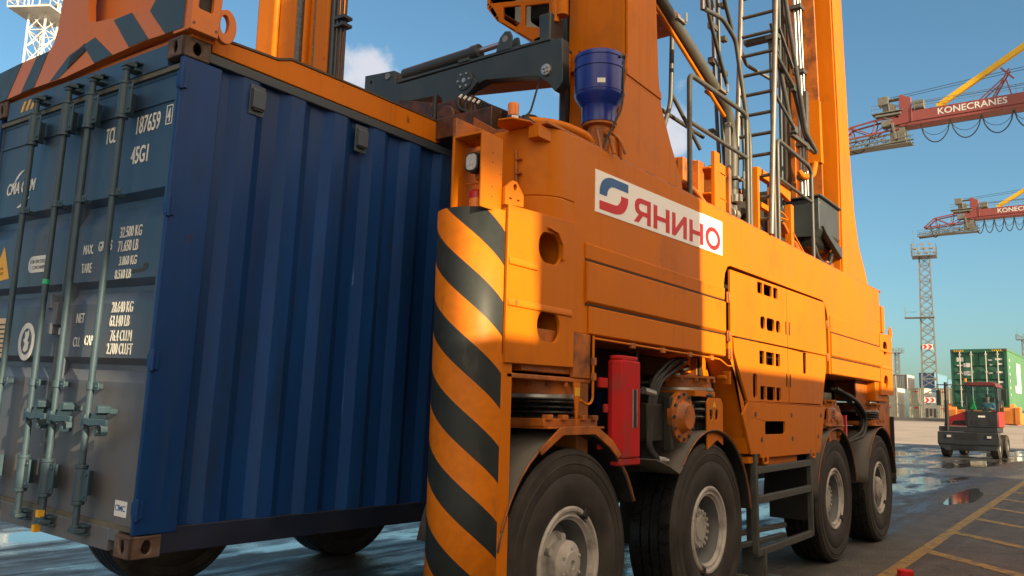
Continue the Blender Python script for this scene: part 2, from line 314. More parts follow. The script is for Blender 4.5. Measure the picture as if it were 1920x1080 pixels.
    def build(s, name, mats, parent=None, bevel=0.0, smooth=35, normals=True):
        if not parent: return s._build(name, mats, parent, bevel, smooth, normals)
        obs = [q._build(name, mats, parent, bevel, smooth, normals) for q in s.pieces(name)]; LAST[:] = obs; return obs[0]
    def _build(s, name, mats, parent=None, bevel=0.0, smooth=35, normals=True):
        me = bpy.data.meshes.new(name)
        me.from_pydata([v for v in s.v], [], s.f); mats = mats if isinstance(mats, (list, tuple)) else [mats]
        for m in mats: me.materials.append(m)
        me.polygons.foreach_set('material_index', s.mi); me.validate()
        if normals:
            bm = bmesh.new(); bm.from_mesh(me); bmesh.ops.recalc_face_normals(bm, faces=bm.faces); bm.to_mesh(me); bm.free()
        if smooth: me.shade_smooth(); me.set_sharp_from_angle(angle=R(smooth))
        ob = bpy.data.objects.new(name, me); COL.objects.link(ob)
        if parent: ob.parent = parent
        if bevel:
            b = ob.modifiers.new('bevel', 'BEVEL'); b.width = bevel; b.segments = 2; b.limit_method = 'ANGLE'; b.angle_limit = R(40); b.harden_normals = False
        return ob

def thing(name, label, cat, loc=(0, 0, 0), rot=(0, 0, 0), group=None):
    o = bpy.data.objects.new(name, None); COL.objects.link(o); o.location = loc; o.rotation_euler = rot; o.empty_display_size = 0.3
    o['label'] = label; o['category'] = cat
    if group: o['group'] = group
    return o
def tag(o, label, cat, group=None):
    o['label'] = label; o['category'] = cat
    if group: o['group'] = group
    return o
def struct(o, kind='structure'): o['kind'] = kind; return o
def copy_tree(o, parent=None, loc=None):
    c = o.copy(); COL.objects.link(c)
    if parent and c.parent != parent: c.parent = parent; c.matrix_parent_inverse = Matrix.Identity(4)
    if loc is not None: c.location = loc
    for ch in [x for x in S.objects if x.parent == o]: copy_tree(ch, c)
    return c
def rrect(x0, x1, z0, z1, r, n=5):
    pts = []
    for cx, cz, a0 in ((x1-r, z1-r, 0), (x0+r, z1-r, 90), (x0+r, z0+r, 180), (x1-r, z0+r, 270)):
        for i in range(n+1): a = R(a0+90*i/n); pts.append((cx+r*math.cos(a), cz+r*math.sin(a)))
    return pts
def ellipse(cx, cz, rx, rz, n=24): return [(cx+rx*math.cos(2*math.pi*i/n), cz+rz*math.sin(2*math.pi*i/n)) for i in range(n)]

# ------------------------------------------------------------------ ground
def ground_mat():
    m = bpy.data.materials.new('wet_asphalt'); m.use_nodes = True; n, l = m.node_tree.nodes, m.node_tree.links; p = n['Principled BSDF']
    def MA(op, a, b=None, c=None):
        x = n.new('ShaderNodeMath'); x.operation = op
        for i, v in enumerate((a, b, c)):
            if v is None: continue
            if isinstance(v, (int, float)): x.inputs[i].default_value = v
            else: l.new(v, x.inputs[i])
        return x.outputs[0]
    def MR(v, a, b, c=0, d=1, smooth=True):
        x = n.new('ShaderNodeMapRange'); x.interpolation_type = 'SMOOTHSTEP' if smooth else 'LINEAR'; l.new(v, x.inputs[0])
        for i, k in enumerate((a, b, c, d)): x.inputs[i+1].default_value = k
        return x.outputs[0]
    g = n.new('ShaderNodeNewGeometry'); sp = n.new('ShaderNodeSeparateXYZ'); l.new(g.outputs['Position'], sp.inputs[0]); X, Y = sp.outputs[0], sp.outputs[1]
    def noise(scale, detail, st=(1, 1, 1), rough=0.55):
        mp = n.new('ShaderNodeMapping'); l.new(g.outputs['Position'], mp.inputs[0]); mp.inputs['Scale'].default_value = st
        t = n.new('ShaderNodeTexNoise'); t.inputs['Scale'].default_value = scale; t.inputs['Detail'].default_value = detail; t.inputs['Roughness'].default_value = rough; l.new(mp.outputs[0], t.inputs['Vector']); return t.outputs['Fac']
    big = noise(0.30, 8, (0.42, 1.7, 1), 0.62); grain = noise(42, 5); med = noise(2.2, 6)
    # water lies in the lane past the yellow line and thins out towards it
    bias = MA('ADD', MA('ADD', MR(Y, 2.3, 4.6, -0.35, 0.16), MR(X, 9, 17, -0.01, 0.055)), MR(X, 45, 95, 0.0, -0.5))
    wetv = MA('ADD', MA('ADD', big, bias), MA('MULTIPLY', MA('SUBTRACT', med, 0.5), 0.16))
    damp = MR(wetv, 0.36, 0.56); pool = MR(wetv, 0.63, 0.765)
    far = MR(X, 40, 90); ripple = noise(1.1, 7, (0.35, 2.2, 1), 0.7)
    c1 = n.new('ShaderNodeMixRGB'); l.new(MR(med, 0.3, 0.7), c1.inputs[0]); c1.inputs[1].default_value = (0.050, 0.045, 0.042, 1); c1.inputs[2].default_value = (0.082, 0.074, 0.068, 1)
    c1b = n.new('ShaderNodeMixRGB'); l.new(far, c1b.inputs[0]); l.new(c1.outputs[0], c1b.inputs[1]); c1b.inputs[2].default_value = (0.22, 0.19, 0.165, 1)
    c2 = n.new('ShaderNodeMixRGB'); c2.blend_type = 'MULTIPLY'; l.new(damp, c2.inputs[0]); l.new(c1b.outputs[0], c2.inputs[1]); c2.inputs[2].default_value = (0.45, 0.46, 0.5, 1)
    c3 = n.new('ShaderNodeMixRGB'); c3.blend_type = 'MULTIPLY'; c3.inputs[0].default_value = 1; l.new(c2.outputs[0], c3.inputs[1])
    gr = n.new('ShaderNodeMapRange'); l.new(grain, gr.inputs[0]); gr.inputs[1].default_value = 0.3; gr.inputs[2].default_value = 0.7; gr.inputs[3].default_value = 0.45; gr.inputs[4].default_value = 1.6; l.new(gr.outputs[0], c3.inputs[2])
    vor = n.new('ShaderNodeTexVoronoi'); vor.feature = 'DISTANCE_TO_EDGE'; vor.inputs['Scale'].default_value = 0.35
    wob = n.new('ShaderNodeVectorMath'); wob.operation = 'ADD'; l.new(g.outputs['Position'], wob.inputs[0]); nw = n.new('ShaderNodeTexNoise'); nw.inputs['Scale'].default_value = 1.1; nw.inputs['Detail'].default_value = 5; l.new(g.outputs['Position'], nw.inputs['Vector']); l.new(nw.outputs['Color'], wob.inputs[1]); l.new(wob.outputs[0], vor.inputs['Vector'])
    crack = MA('MULTIPLY', MA('LESS_THAN', vor.outputs['Distance'], 0.004), MR(noise(0.5, 2), 0.45, 0.55))
    stain = MR(noise(0.9, 7, (1, 1, 1), 0.65), 0.56, 0.68, 0, 0.55); track = MR(noise(1.6, 4, (0.03, 1.6, 1)), 0.52, 0.62, 0, 0.35)
    c4 = n.new('ShaderNodeMixRGB'); l.new(MA('MAXIMUM', MA('MAXIMUM', MA('MULTIPLY', crack, 0.85), stain), track), c4.inputs[0]); l.new(c3.outputs[0], c4.inputs[1]); c4.inputs[2].default_value = (0.018, 0.017, 0.017, 1)
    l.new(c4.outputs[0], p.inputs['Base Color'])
    l.new(MA('SUBTRACT', MA('SUBTRACT', 0.85, MA('MULTIPLY', damp, 0.46)), MA('SUBTRACT', MA('MULTIPLY', pool, 0.33), MA('MULTIPLY', MA('MULTIPLY', damp, MA('SUBTRACT', 1.0, pool)), MR(ripple, 0.42, 0.6, 0.0, 0.30)))), p.inputs['Roughness'])
    b = n.new('ShaderNodeBump'); b.inputs['Distance'].default_value = 0.010; l.new(MA('MULTIPLY', MA('SUBTRACT', 1.0, MA('MULTIPLY', pool, 0.96)), 0.8), b.inputs['Strength']); l.new(MA('ADD', grain, MA('MULTIPLY', noise(16, 3), 0.8)), b.inputs['Height']); l.new(b.outputs[0], p.inputs['Normal'])
    p.inputs['Specular IOR Level'].default_value = 0.6
    return m
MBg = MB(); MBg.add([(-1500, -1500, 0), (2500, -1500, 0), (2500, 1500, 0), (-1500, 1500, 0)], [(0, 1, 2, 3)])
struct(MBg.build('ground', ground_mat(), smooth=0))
worn_yellow = mat('worn_yellow_road_paint', (0.27, 0.17, 0.035), 0.75, var=0.3, vs=6, dirt=(0.08, 0.07, 0.06), damt=0.9, ds=9, dth=(0.48, 0.62), bump=0.2, bs=60)
def ly(x): return 2.36+(x-10.27)*0.0203
q = MB(); q.add([(6, ly(6)-.08, .004), (60, ly(60)-.08, .004), (60, ly(60)+.08, .004), (6, ly(6)+.08, .004)], [(0, 1, 2, 3)]); struct(q.build('yellow_edge_line', worn_yellow, smooth=0))
for i in range(18):
    x = 7.8+2.36*i; y = ly(x)-.085; L = 3.0; q = MB()
    q.add([(x-.15, y, .004), (x-.15-L*.72, y-L*.75, .004), (x+.15-L*.72, y-L*.75, .004), (x+.15, y, .004)], [(0, 1, 2, 3)]); struct(q.build('yellow_hatch_line', worn_yellow, smooth=0))
water_m = mat('puddle_water', (0.03, 0.03, 0.033), 0.035, var=0.0, spec=0.9)
pp = []
for i in range(40):
    a = 2*math.pi*i/40; r = 1+.10*math.sin(3*a+.5)+.06*math.sin(5*a)
    pp.append((22.0+2.5*r*math.cos(a)+0.25*math.sin(a), 3.27+.30*r*math.sin(a)+.09*math.cos(a), .003))
q = MB(); q.add(pp, [tuple(range(40))]); struct(q.build('puddle', water_m, smooth=0))

# ------------------------------------------------------------------ straddle carrier
CL = Vector((8.94, 5.455, 0))
carrier = thing('straddle_carrier', 'orange eight-wheeled straddle carrier with striped bumper post, holding the blue container', 'straddle carrier', CL)
INV = Matrix.Translation(-CL)
def part(mb, name, m, bevel=0.0, smooth=35, label=None):
    o = mb.build(name, m, carrier, bevel, smooth)
    for q in LAST: q.matrix_parent_inverse = INV
    if label: o['label'] = label
    return o
def sub(mb, name, m, parent, bevel=0.0, smooth=35, label=None):
    o = mb.build(name, m, parent, bevel, smooth)
    if label: o['label'] = label
    return o
def rounded_box_pts(x0, x1, y0, y1, rx0, n=6):
    """plan outline with rounded corners at the x0 end (near side y0) and at x1"""
    pts = []
    for i in range(n+1): a = R(180+90*i/n); pts.append((x0+rx0+rx0*math.cos(a), y0+rx0+rx0*math.sin(a)))
    for i in range(n+1): a = R(270+90*i/n); pts.append((x1-rx0+rx0*math.cos(a), y0+rx0+rx0*math.sin(a)))
    return pts+[(x1, y1), (x0, y1)]

# --- main side beam (near)
b = MB(); rp = rounded_box_pts(4.40, 13.46, 3.003, 3.75, 0.24); b.prism(rp, 3.13, 3.60, 'z')
b.prism(rp[:7]+[(7.30, 3.003), (7.30, 3.75), (4.40, 3.75)], 2.96, 3.13, 'z'); b.prism([(10.62, 3.003)]+rp[7:15]+[(10.62, 3.75)], 2.96, 3.13, 'z'); b.box(7.30, 10.62, 3.34, 3.75, 2.96, 3.13)
b.box(4.70, 7.30, 3.03, 3.75, 2.245, 2.96); b.box(10.62, 13.15, 3.03, 3.75, 2.245, 2.96); b.box(7.30, 10.62, 3.34, 3.75, 2.1, 2.96)
beam = part(b, 'chassis_beam', orange, 0.012)
sub(MB().box(4.42, 13.44, 3.015, 3.76, 3.602, 3.622), 'deck_plate', orange_dirty, beam, 0.003)
# side plating with a recess for the engine doors
b = MB(); b.prism([(4.74, 2.245), (4.74, 3.60), (13.12, 3.60), (13.12, 2.245), (10.62, 2.245), (10.62, 2.80), (10.60, 2.93), (10.54, 3.03), (10.44, 3.11), (10.36, 3.125), (7.50, 3.11), (7.42, 3.09), (7.36, 3.02), (7.33, 2.90), (7.33, 2.245)], 3.0, 3.029, 'y')
side = part(b, 'side_plate', orange, 0.006)
b = MB()
b.prism([(2.999, 2.245), (2.985, 2.255), (2.985, 2.436), (2.999, 2.446)], 4.93, 7.32, 'x'); b.prism([(2.999, 2.456), (2.978, 2.475), (2.978, 2.745), (2.999, 2.755)], 4.89, 7.32, 'x')
b.prism([(2.999, 2.765), (2.99, 2.77), (2.986, 2.872), (2.999, 2.88)], 4.88, 7.32, 'x')
sub(b, 'ribbed_panel', orange, side, 0.003)
b = MB()
b.prism([(2.999, 2.245), (2.985, 2.255), (2.985, 2.436), (2.999, 2.446)], 10.66, 13.10, 'x'); b.prism([(2.999, 2.456), (2.978, 2.475), (2.978, 2.745), (2.999, 2.755)], 10.66, 13.10, 'x'); b.prism([(2.999, 2.765), (2.99, 2.77), (2.986, 2.962), (2.999, 2.97)], 10.66, 13.10, 'x')
sub(b, 'ribbed_panel', orange, side, 0.003)
b = MB()
for x0, x1 in ((4.89, 7.32), (10.66, 13.10)):
    for z in (2.4465, 2.7555): b.box(x0, x1, 2.992, 2.9995, z, z+.0095)
b.box(7.4, 7.455, 2.992, 2.9995, 2.4465, 2.456); sub(b, 'panel_seam_shade', black, side)  # black strips paint in the shadow lines along the panel seams
# welded end brackets with oval holes, front and rear
for (x0, x1, hx, zb) in ((3.98, 4.735, 4.435, 2.0), (13.125, 13.88, 13.44, 2.06)):
    holes = [rrect(hx-.13, hx+.13, 2.66, 2.86, .095), rrect(hx-.13, hx+.13, 2.155, 2.355, .095)]
    b = MB(); b.prism([(x0, zb), (x0, 2.955), (x1, 2.99), (x1, zb+.01)], 2.985, 3.01, 'y', holes)
    b.prism([(x0, zb), (x0, 2.94), (x1, 2.97), (x1, zb+.01)], 3.011, 3.46, 'y', [rrect(hx-.17, hx+.17, 2.60, 2.90, .1), rrect(hx-.17, hx+.17, 2.10, 2.40, .1)])
    e = part(b, 'end_bracket', orange, 0.008)
    if x0 < 5:
        b = MB()
        for z in (2.34, 2.59): b.prism([(2.9845, z), (2.976, z+.006), (2.976, z+.03), (2.9845, z+.05)], 3.99, 4.70 if z < 2.5 else 4.29, 'x')
        for hz_ in (2.76,): b.prism([(4.58, hz_-.06), (4.56, hz_-.06), (4.56, hz_+.04), (4.50, hz_+.11), (4.40, hz_+.125), (4.40, hz_+.14), (4.51, hz_+.125), (4.58, hz_+.05)], 2.965, 2.9845, 'y')
        sub(b, 'rib', orange, e, 0.003)
        b = MB(); b.box(4.10, 4.72, 3.30, 3.32, 2.05, 2.92); sub(b, 'inner_plate', mat('pale_plate_paint', (0.42, 0.40, 0.42), 0.7, var=0.2, vs=30), e)  # even pale plate set behind the oval holes
    else:
        b = MB()
        for z in (2.448, 2.70): b.prism([(2.9845, z), (2.976, z+.006), (2.976, z+.03), (2.9845, z+.05)], x0+.03, x1-.02, 'x')
        sub(b, 'rib', orange, e, 0.003)
# lower front suspension housing
b = MB(); b.box(4.20, 4.95, 3.02, 3.46, 1.965, 2.24); b.box(4.74, 4.96, 2.99, 3.02, 1.945, 2.245); b.box(4.02, 4.98, 3.0, 3.46, 1.915, 1.945); b.box(4.98, 5.26, 3.32, 3.40, 1.2, 2.24)
part(b, 'suspension_housing', orange_dirty, 0.006)
b = MB(); b.box(12.92, 13.68, 3.02, 3.70, 1.965, 2.24); b.box(12.70, 13.12, 3.20, 3.24, 1.75, 2.24)
part(b, 'suspension_housing', orange, 0.006)
# cover lugs on the end brackets
for x in (3.945, 13.78):
    w = 0.19
    b = MB(); b.prism([(x, 2.95), (x+w, 2.97), (x+w, 3.045), (x+w*.62, 3.115), (x+w*.40, 3.115), (x, 3.055)], 2.99, 3.012, 'y', [ellipse(x+w*.52, 3.075, .018, .022, 12), rrect(x+.04, x+.07, 2.992, 3.002, .004, 2), rrect(x+.12, x+.15, 2.995, 3.005, .004, 2)])
    part(b, 'lifting_lug', orange, 0.003)
b = MB(); b.box(13.10, 13.36, 3.02, 3.06, 2.99, 3.42); b.box(13.46, 13.62, 3.02, 3.30, 3.0, 3.40)
part(b, 'rear_bracket', orange, 0.005)

# --- striped bumper guard: a half tube in front of the beam end
gr_, gy, gx = 0.233, 3.233, 3.965
me = bpy.data.meshes.new('bumper_guard'); bm = bmesh.new(); uvl = bm.loops.layers.uv.new('UVMap'); N = 36; rows = [0.30, 1.2, 2.1, 2.915]
def gp(i, r=gr_):
    a = R(90-180*i/N)      # from the far side over the front to the near side
    return (gx-r*math.cos(a), gy+r*math.sin(a))
grid = [[bm.verts.new((*gp(i), z)) for z in rows] for i in range(N+1)]
inn = [[bm.verts.new((*gp(i, gr_-.014), z)) for z in rows] for i in range(N+1)]
for i in range(N):
    for j in range(len(rows)-1):
        f = bm.faces.new((grid[i][j], grid[i+1][j], grid[i+1][j+1], grid[i][j+1])); f.smooth = True
        for lp, (ii, jj) in zip(f.loops, ((i, j), (i+1, j), (i+1, j+1), (i, j+1))): lp[uvl].uv = (math.pi*gr_*ii/N, rows[jj])
        bm.faces.new((inn[i][j+1], inn[i+1][j+1], inn[i+1][j], inn[i][j]))
    for j, fl in ((0, 1), (len(rows)-1, 0)):
        f = bm.faces.new((grid[i][j], inn[i][j], inn[i+1][j], grid[i+1][j]) if fl else (grid[i][j], grid[i+1][j], inn[i+1][j], inn[i][j])); f.material_index = 1
bm.to_mesh(me); bm.free(); me.materials.append(stripes); me.materials.append(orange)
guard = bpy.data.objects.new('bumper_guard', me); COL.objects.link(guard); guard.parent = carrier; guard.matrix_parent_inverse = INV; guard['label'] = 'curved bumper guard with black and orange warning stripes'
b = MB(); b.box(3.967, 4.075, 3.0, 3.02, 0.32, 2.05); b.box(4.0, 4.10, 3.03, 3.44, 0.45, 0.60); b.box(4.0, 4.10, 3.03, 3.44, 1.1, 1.2)
sub(b, 'mounting_flange', orange, guard, 0.006)
b = MB(); b.add([(*gp(i, gr_-.016), 2.912) for i in range(N+1)], [tuple(range(N+1))]); sub(b, 'top_cap', orange_dirty, guard)
# lamp bracket on top of the guard
b = MB(); b.box(3.745, 4.0, 3.235, 3.25, 2.90, 3.36); b.box(3.745, 3.95, 3.02, 3.035, 2.90, 3.36); b.box(3.745, 3.95, 3.035, 3.235, 3.345, 3.36); b.box(3.935, 3.95, 3.035, 3.18, 2.93, 3.345)
lb = part(b, 'lamp_bracket', orange, 0.004)
b = MB()
for z in (3.25, 3.19, 3.04, 2.98): b.cyl((3.85, 3.0195, z), (3.85, 3.0215, z), .0055, n=10)
for p in ((3.80, 3.10), (3.88, 3.19)): b.cyl((p[0], p[1], 3.3605), (p[0], p[1], 3.342), .006, n=8)
sub(b, 'bolt_hole', black, lb)
b = MB(); b.prism(rrect(3.085, 3.185, 3.135, 3.255, .035), 3.79, 3.845, 'x'); wl_ = part(b, 'work_lamp', black, 0.006)
b = MB(); b.prism(rrect(3.095, 3.175, 3.145, 3.245, .03), 3.785, 3.7895, 'x'); sub(b, 'lens', lens_m, wl_, 0.002)
b = MB(); b.box(3.845, 3.90, 3.12, 3.15, 3.10, 3.28); b.tube([(3.87, 3.04, 3.075), (3.86, 3.225, 3.085)], .006, 8); sub(b, 'lamp_arm', orange_dirty, wl_)
b = MB(); b.lathe([(.046, 0), (.05, .03), (.048, .055)], (3.83, 3.115, 2.915), 'z', 20, True); b2 = MB(); b2.lathe([(.047, 0), (.05, .04), (.03, .055)], (3.83, 3.115, 2.97), 'z', 20, True)
tl = part(b, 'tail_lamp', amber); sub(b2, 'lens', red_lens, tl)

# --- company sign board on the side plate (lettering cut as flat shapes)
SX, SZ, TS = 5.006, 3.126, 0.0215
def sg(pts): return [(SX+u, SZ+v+TS*u) for u, v in pts]
b = MB(); b.prism(sg([(0, 0), (2.288, 0), (2.288, .318), (0, .309)]), 2.996, 2.9995, 'y'); sign = part(b, 'company_sign', sign_white)
b = MB(); b.prism(sg([(.058, .139), (.06, .176), (.075, .215), (.098, .243), (.135, .266), (.183, .282), (.24, .289), (.478, .288), (.479, .225), (.27, .226), (.225, .220), (.19, .200), (.169, .173), (.16, .139)]), 2.9935, 2.9965, 'y'); sub(b, 'sign_emblem', sign_blue, sign, label='blue upper half of the sign emblem')
b = MB(); b.prism(sg([(.057, .092), (.284, .094), (.32, .10), (.353, .125), (.370, .150), (.373, .180), (.479, .18), (.476, .14), (.455, .10), (.42, .066), (.37, .042), (.30, .030), (.246, .028), (.059, .029)]), 2.9935, 2.9965, 'y'); sub(b, 'sign_emblem', sign_red, sign, label='red lower half of the sign emblem')
b = MB()
b.prism(sg([(.848, .225), (.848, .03), (.789, .03), (.789, .09), (.718, .091), (.647, .03), (.572, .03), (.650, .094), (.612, .105), (.592, .125), (.585, .158), (.593, .186), (.615, .208), (.65, .221), (.69, .225)]), 2.9935, 2.9965, 'y', [sg([(.789, .186), (.789, .125), (.695, .125), (.665, .131), (.650, .150), (.655, .172), (.675, .184), (.70, .187)])])
for x in (.898, 1.569): b.prism(sg([(x, .22), (x, .03), (x+.063, .03), (x+.063, .104), (x+.218, .104), (x+.218, .03), (x+.284, .03), (x+.284, .22), (x+.218, .22), (x+.218, .14), (x+.063, .14), (x+.063, .22)]), 2.9935, 2.9965, 'y')
b.prism(sg([(1.232, .22), (1.232, .03), (1.294, .03), (1.447, .152), (1.447, .03), (1.513, .03), (1.513, .22), (1.452, .22), (1.294, .091), (1.294, .22)]), 2.9935, 2.9965, 'y')
b.prism(sg(ellipse(2.068, .126, .166, .104, 32)), 2.9935, 2.9965, 'y', [sg(ellipse(2.068, .126, .103, .064, 28))])
sub(b, 'sign_lettering', sign_red, sign)

# --- engine compartment with doors
b = MB(); b.prism([(7.36, 2.0), (7.36, 3.10), (10.58, 3.10), (10.58, 2.0)], 3.26, 3.335, 'y'); b.prism([(7.80, 1.40), (7.45, 2.30), (7.45, 2.42), (10.42, 2.42), (10.30, 1.85), (10.05, 1.40)], 3.24, 3.70, 'y')
comp = part(b, 'engine_compartment', dark_in)
b = MB(); b.prism([(7.44, 2.48), (7.42, 2.28), (7.80, 1.84), (7.79, 1.84), (7.86, 1.36), (7.90, 1.36), (7.52, 2.28), (7.52, 2.48)], 3.0, 3.24, 'y')
b.prism([(10.46, 2.45), (10.46, 2.30), (10.27, 1.84), (10.30, 1.84), (10.06, 1.33), (10.02, 1.33), (10.21, 1.84), (10.40, 2.31), (10.40, 2.45)], 3.0, 3.24, 'y')
b.prism([(7.36, 2.42), (7.36, 2.245), (7.62, 1.45), (7.86, 1.45), (7.46, 2.28), (7.46, 2.42)], 3.24, 3.30, 'y')
part(b, 'compartment_cheek', orange, 0.004)
def vents(cells): return [rrect(x0, x1, z0, z1, r) for (x0, x1, z0, z1, r) in cells]
def tri(x0, x1, z0, z1, r=.02):
    w = x1-x0; return [(x0, x0+w*.24, z0, z1, r), (x0+w*.30, x0+w*.70, z0, z1, r), (x0+w*.77, x1, z0, z1, r)]
doors = [
 ('engine_door', [(7.455, 2.455), (7.455, 3.07), (9.035, 3.088), (9.035, 2.458)], vents(tri(8.16, 8.76, 2.94, 3.055)+tri(8.23, 8.82, 2.585, 2.715, .045))),
 ('engine_door', [(9.055, 2.458), (9.055, 3.088), (10.42, 3.10), (10.44, 3.05), (10.455, 2.86), (10.455, 2.46)], []),
 ('engine_door', [(7.535, 2.30), (7.52, 2.438), (9.035, 2.442), (9.055, 1.865), (7.86, 1.86), (7.83, 1.90)], vents(tri(8.19, 8.80, 2.233, 2.365, .015)+tri(8.205, 8.81, 1.88, 2.015, .02)+[(8.005, 8.12, 1.89, 2.13, .045)])),
 ('engine_door', [(9.06, 2.442), (9.075, 1.865), (10.20, 1.87), (10.395, 2.31), (10.40, 2.445)], vents([(9.56, 9.68, 2.20, 2.435, .01)])),
]
for nm, outl, hl in doors:
    b = MB(); b.prism(outl, 2.99, 3.012, 'y', hl); d = part(b, nm, orange, 0.004)
    xs = [p[0] for p in outl]; zs = [p[1] for p in outl]
    hb = MB(); hx = 8.99 if min(xs) < 8 else 9.10; zc = (2.66 if max(zs) > 3 else 2.10); hb.box(hx-.008, hx+.008, 2.983, 2.99, zc-.07, zc+.07); sub(hb, 'handle', black, d)
b = MB(); b.prism([(7.84, 1.845), (7.69, 1.73), (7.90, 1.355), (8.12, 1.355), (8.15, 1.315), (10.02, 1.315), (10.09, 1.36), (10.31, 1.84)], 2.975, 2.998, 'y', vents([(8.28, 8.875, 1.54, 1.668, .03)])); b.box(7.84, 10.31, 2.975, 3.03, 1.846, 1.856)
skirt = part(b, 'compartment_skirt', orange, 0.004)
b = MB()
for p in ((8.02, 1.735), (9.08, 1.735), (10.12, 1.74), (8.18, 1.49), (9.10, 1.49), (10.0, 1.50)): b.cyl((p[0], 2.971, p[1]), (p[0], 2.975, p[1]), .026, n=12)
sub(b, 'bolt', steel_dark, skirt)
b = MB()
for (x, z) in ((7.40, 2.44), (10.50, 2.44), (7.40, 2.80), (10.52, 2.84), (7.43, 2.28)):
    b.box(x-.03, x+.04, 2.985, 3.0, z-.05, z+.05); b.cyl((x, 2.98, z-.04), (x, 2.98, z+.04), .014, n=8)
part(b, 'door_hinge', orange_dirty, 0.003)

# --- wheels
def make_wheel(kind):
    w = MB(); RO = .746
    prof = [(.345, .055), (.362, .03), (.42, .008), (.50, 0), (.575, .002), (.58, .006), (.587, .002), (.640, .004), (.644, .000), (.650, .000), (.654, .005), (.70, .010), (.704, .006), (.709, .006), (.713, .014), (.735, .026), (.743, .040)]
    tread = [(RO, .060)]
    for c in (.135, .215, .295): tread += [(RO+.004, c-.008), (RO-.016, c-.006), (RO-.016, c+.006), (RO+.004, c+.008)]
    tread += [(RO, .37)]
    back = [(r, .43-y) for r, y in reversed(prof)]
    w.lathe(prof, (0, 0, 0), 'y', 72); w.lathe(back, (0, 0, 0), 'y', 72); w.m = 1; w.lathe([prof[-1]]+tread+[back[0]], (0, 0, 0), 'y', 72)
    root = w.build('wheel', [tyre_m, tread_m], carrier, smooth=40); root.matrix_parent_inverse = INV
    r = MB(); r.lathe([(.385, .05), (.392, .022), (.378, .010), (.360, .012), (.352, .03), (.335, .034), (.322, .028), (.312, .05), (.298, .055)], (0, 0, 0), 'y', 56)
    r.v = [Vector((v.x*.945, v.y, v.z*.945)) for v in r.v]; rim = r.build('rim', rim_m, root, smooth=40)
    r = MB(); r.lathe([(.298, .055), (.285, .10), (.27, .20), (.20, .235), (.001, .235)], (0, 0, 0), 'y', 48); r.build('rim_well', rim_dark, rim, smooth=40)
    h = MB()
    if kind == 'drive':
        h.lathe([(.19, .235), (.19, .15), (.165, .12), (.160, .115), (.13, .112), (.10, .105), (.095, .095), (.001, .094)], (0, 0, 0), 'y', 36)
        for i in range(16):
            a = 2*math.pi*i/16; h.cyl((.145*math.cos(a), .12, .145*math.sin(a)), (.145*math.cos(a), .095, .145*math.sin(a)), .017, n=8)
    else:
        h.lathe([(.21, .235), (.20, .14), (.155, .10), (.15, .03), (.12, .01), (.085, .0), (.08, -.005), (.03, -.008), (.026, .01), (.001, .01)], (0, 0, 0), 'y', 36)
        for i in range(6):
            a = 2*math.pi*i/6+.5; h.cyl((.17*math.cos(a), .13, .17*math.sin(a)), (.17*math.cos(a), .07, .17*math.sin(a)), .024, n=10); h.cyl((.105*math.cos(a), .02, .105*math.sin(a)), (.105*math.cos(a), -.004, .105*math.sin(a)), .010, n=8)
    h.build('hub', rim_m, root, smooth=40)
    c = MB(); a0 = R(190) if kind == 'drive' else R(30)
    c.box(-.028, .028, .0, .045, .325, .385, Matrix.Rotation(a0, 4, 'Y')); c.box(-.09, .09, .03, .05, .318, .332, Matrix.Rotation(a0, 4, 'Y')); c.build('rim_lock', black, root, 0.004)
    return root
wa = make_wheel('plain'); wb = make_wheel('drive')
HZ = .738
for i, (x, src) in enumerate(((4.81, wa), (7.06, wb), (10.83, wb), (13.06, wa))):
    near = src if i in (0, 1) else copy_tree(src, carrier); near.location = (x, 3.02, HZ); near.rotation_euler[1] = (0, R(15), R(-55), R(100))[i]
    fw = copy_tree(src, carrier); fw.location = (x, 7.46, HZ); fw.rotation_euler[1] = R(40*i)

# --- mudguards
def arc_guard(cx, r, a0, a1, y0, y1, t=.006, lip=.03, tail=None):
    pts = []; n = 22
    for i in range(n+1): a = R(a0+(a1-a0)*i/n); pts.append((cx+r*math.cos(a), HZ+r*math.sin(a)))
    if tail: pts = tail[0]+pts+tail[1]
    g = MB(); k = len(pts); nrm = []
    vs = [(p[0], y0, p[1]) for p in pts]+[(p[0], y1, p[1]) for p in pts]; g.add(vs, [(i, i+1, k+i+1, k+i) for i in range(k-1)])
    return g
def finish_guard(g, lip_r, cx, a0, a1, y0):
    o = part(g, 'mudguard', grey_fender, smooth=60); s_ = o.modifiers.new('thickness', 'SOLIDIFY'); s_.thickness = .008
    ln = arc_guard(cx, lip_r-.022, a0, a1, y0+.004, 3.61); sub(ln, 'black_underside', black, o, smooth=60)  # extra black sheet that darkens the guard from below
    e = MB(); e.tube([(cx+lip_r*math.cos(R(a0+(a1-a0)*i/18)), y0-.002, HZ+lip_r*math.sin(R(a0+(a1-a0)*i/18))) for i in range(19)], .0045, 6); sub(e, 'edge_lip', orange_dirty, o); return o
finish_guard(arc_guard(4.81, .86, 168, 24, 2.99, 3.62), .865, 4.81, 160, 24, 2.99)
finish_guard(arc_guard(7.06, .85, 140, 8, 2.99, 3.62, tail=([(5.95, 1.375), (6.22, 1.36), (6.33, 1.315)][0:1]+[(6.20, 1.31), (6.36, 1.25)], [])), .855, 7.06, 138, 8, 2.99)
finish_guard(arc_guard(10.83, .85, 176, 10, 2.99, 3.62), .855, 10.83, 165, 12, 2.99)
finish_guard(arc_guard(13.06, .85, 172, 6, 2.99, 3.62), .855, 13.06, 150, 12, 2.99)
b = MB(); b.box(11.75, 12.18, 3.30, 3.33, .35, 1.55); b.box(11.45, 11.75, 3.36, 3.39, 1.0, 1.6); part(b, 'splash_plate', grey_fender, 0.004)
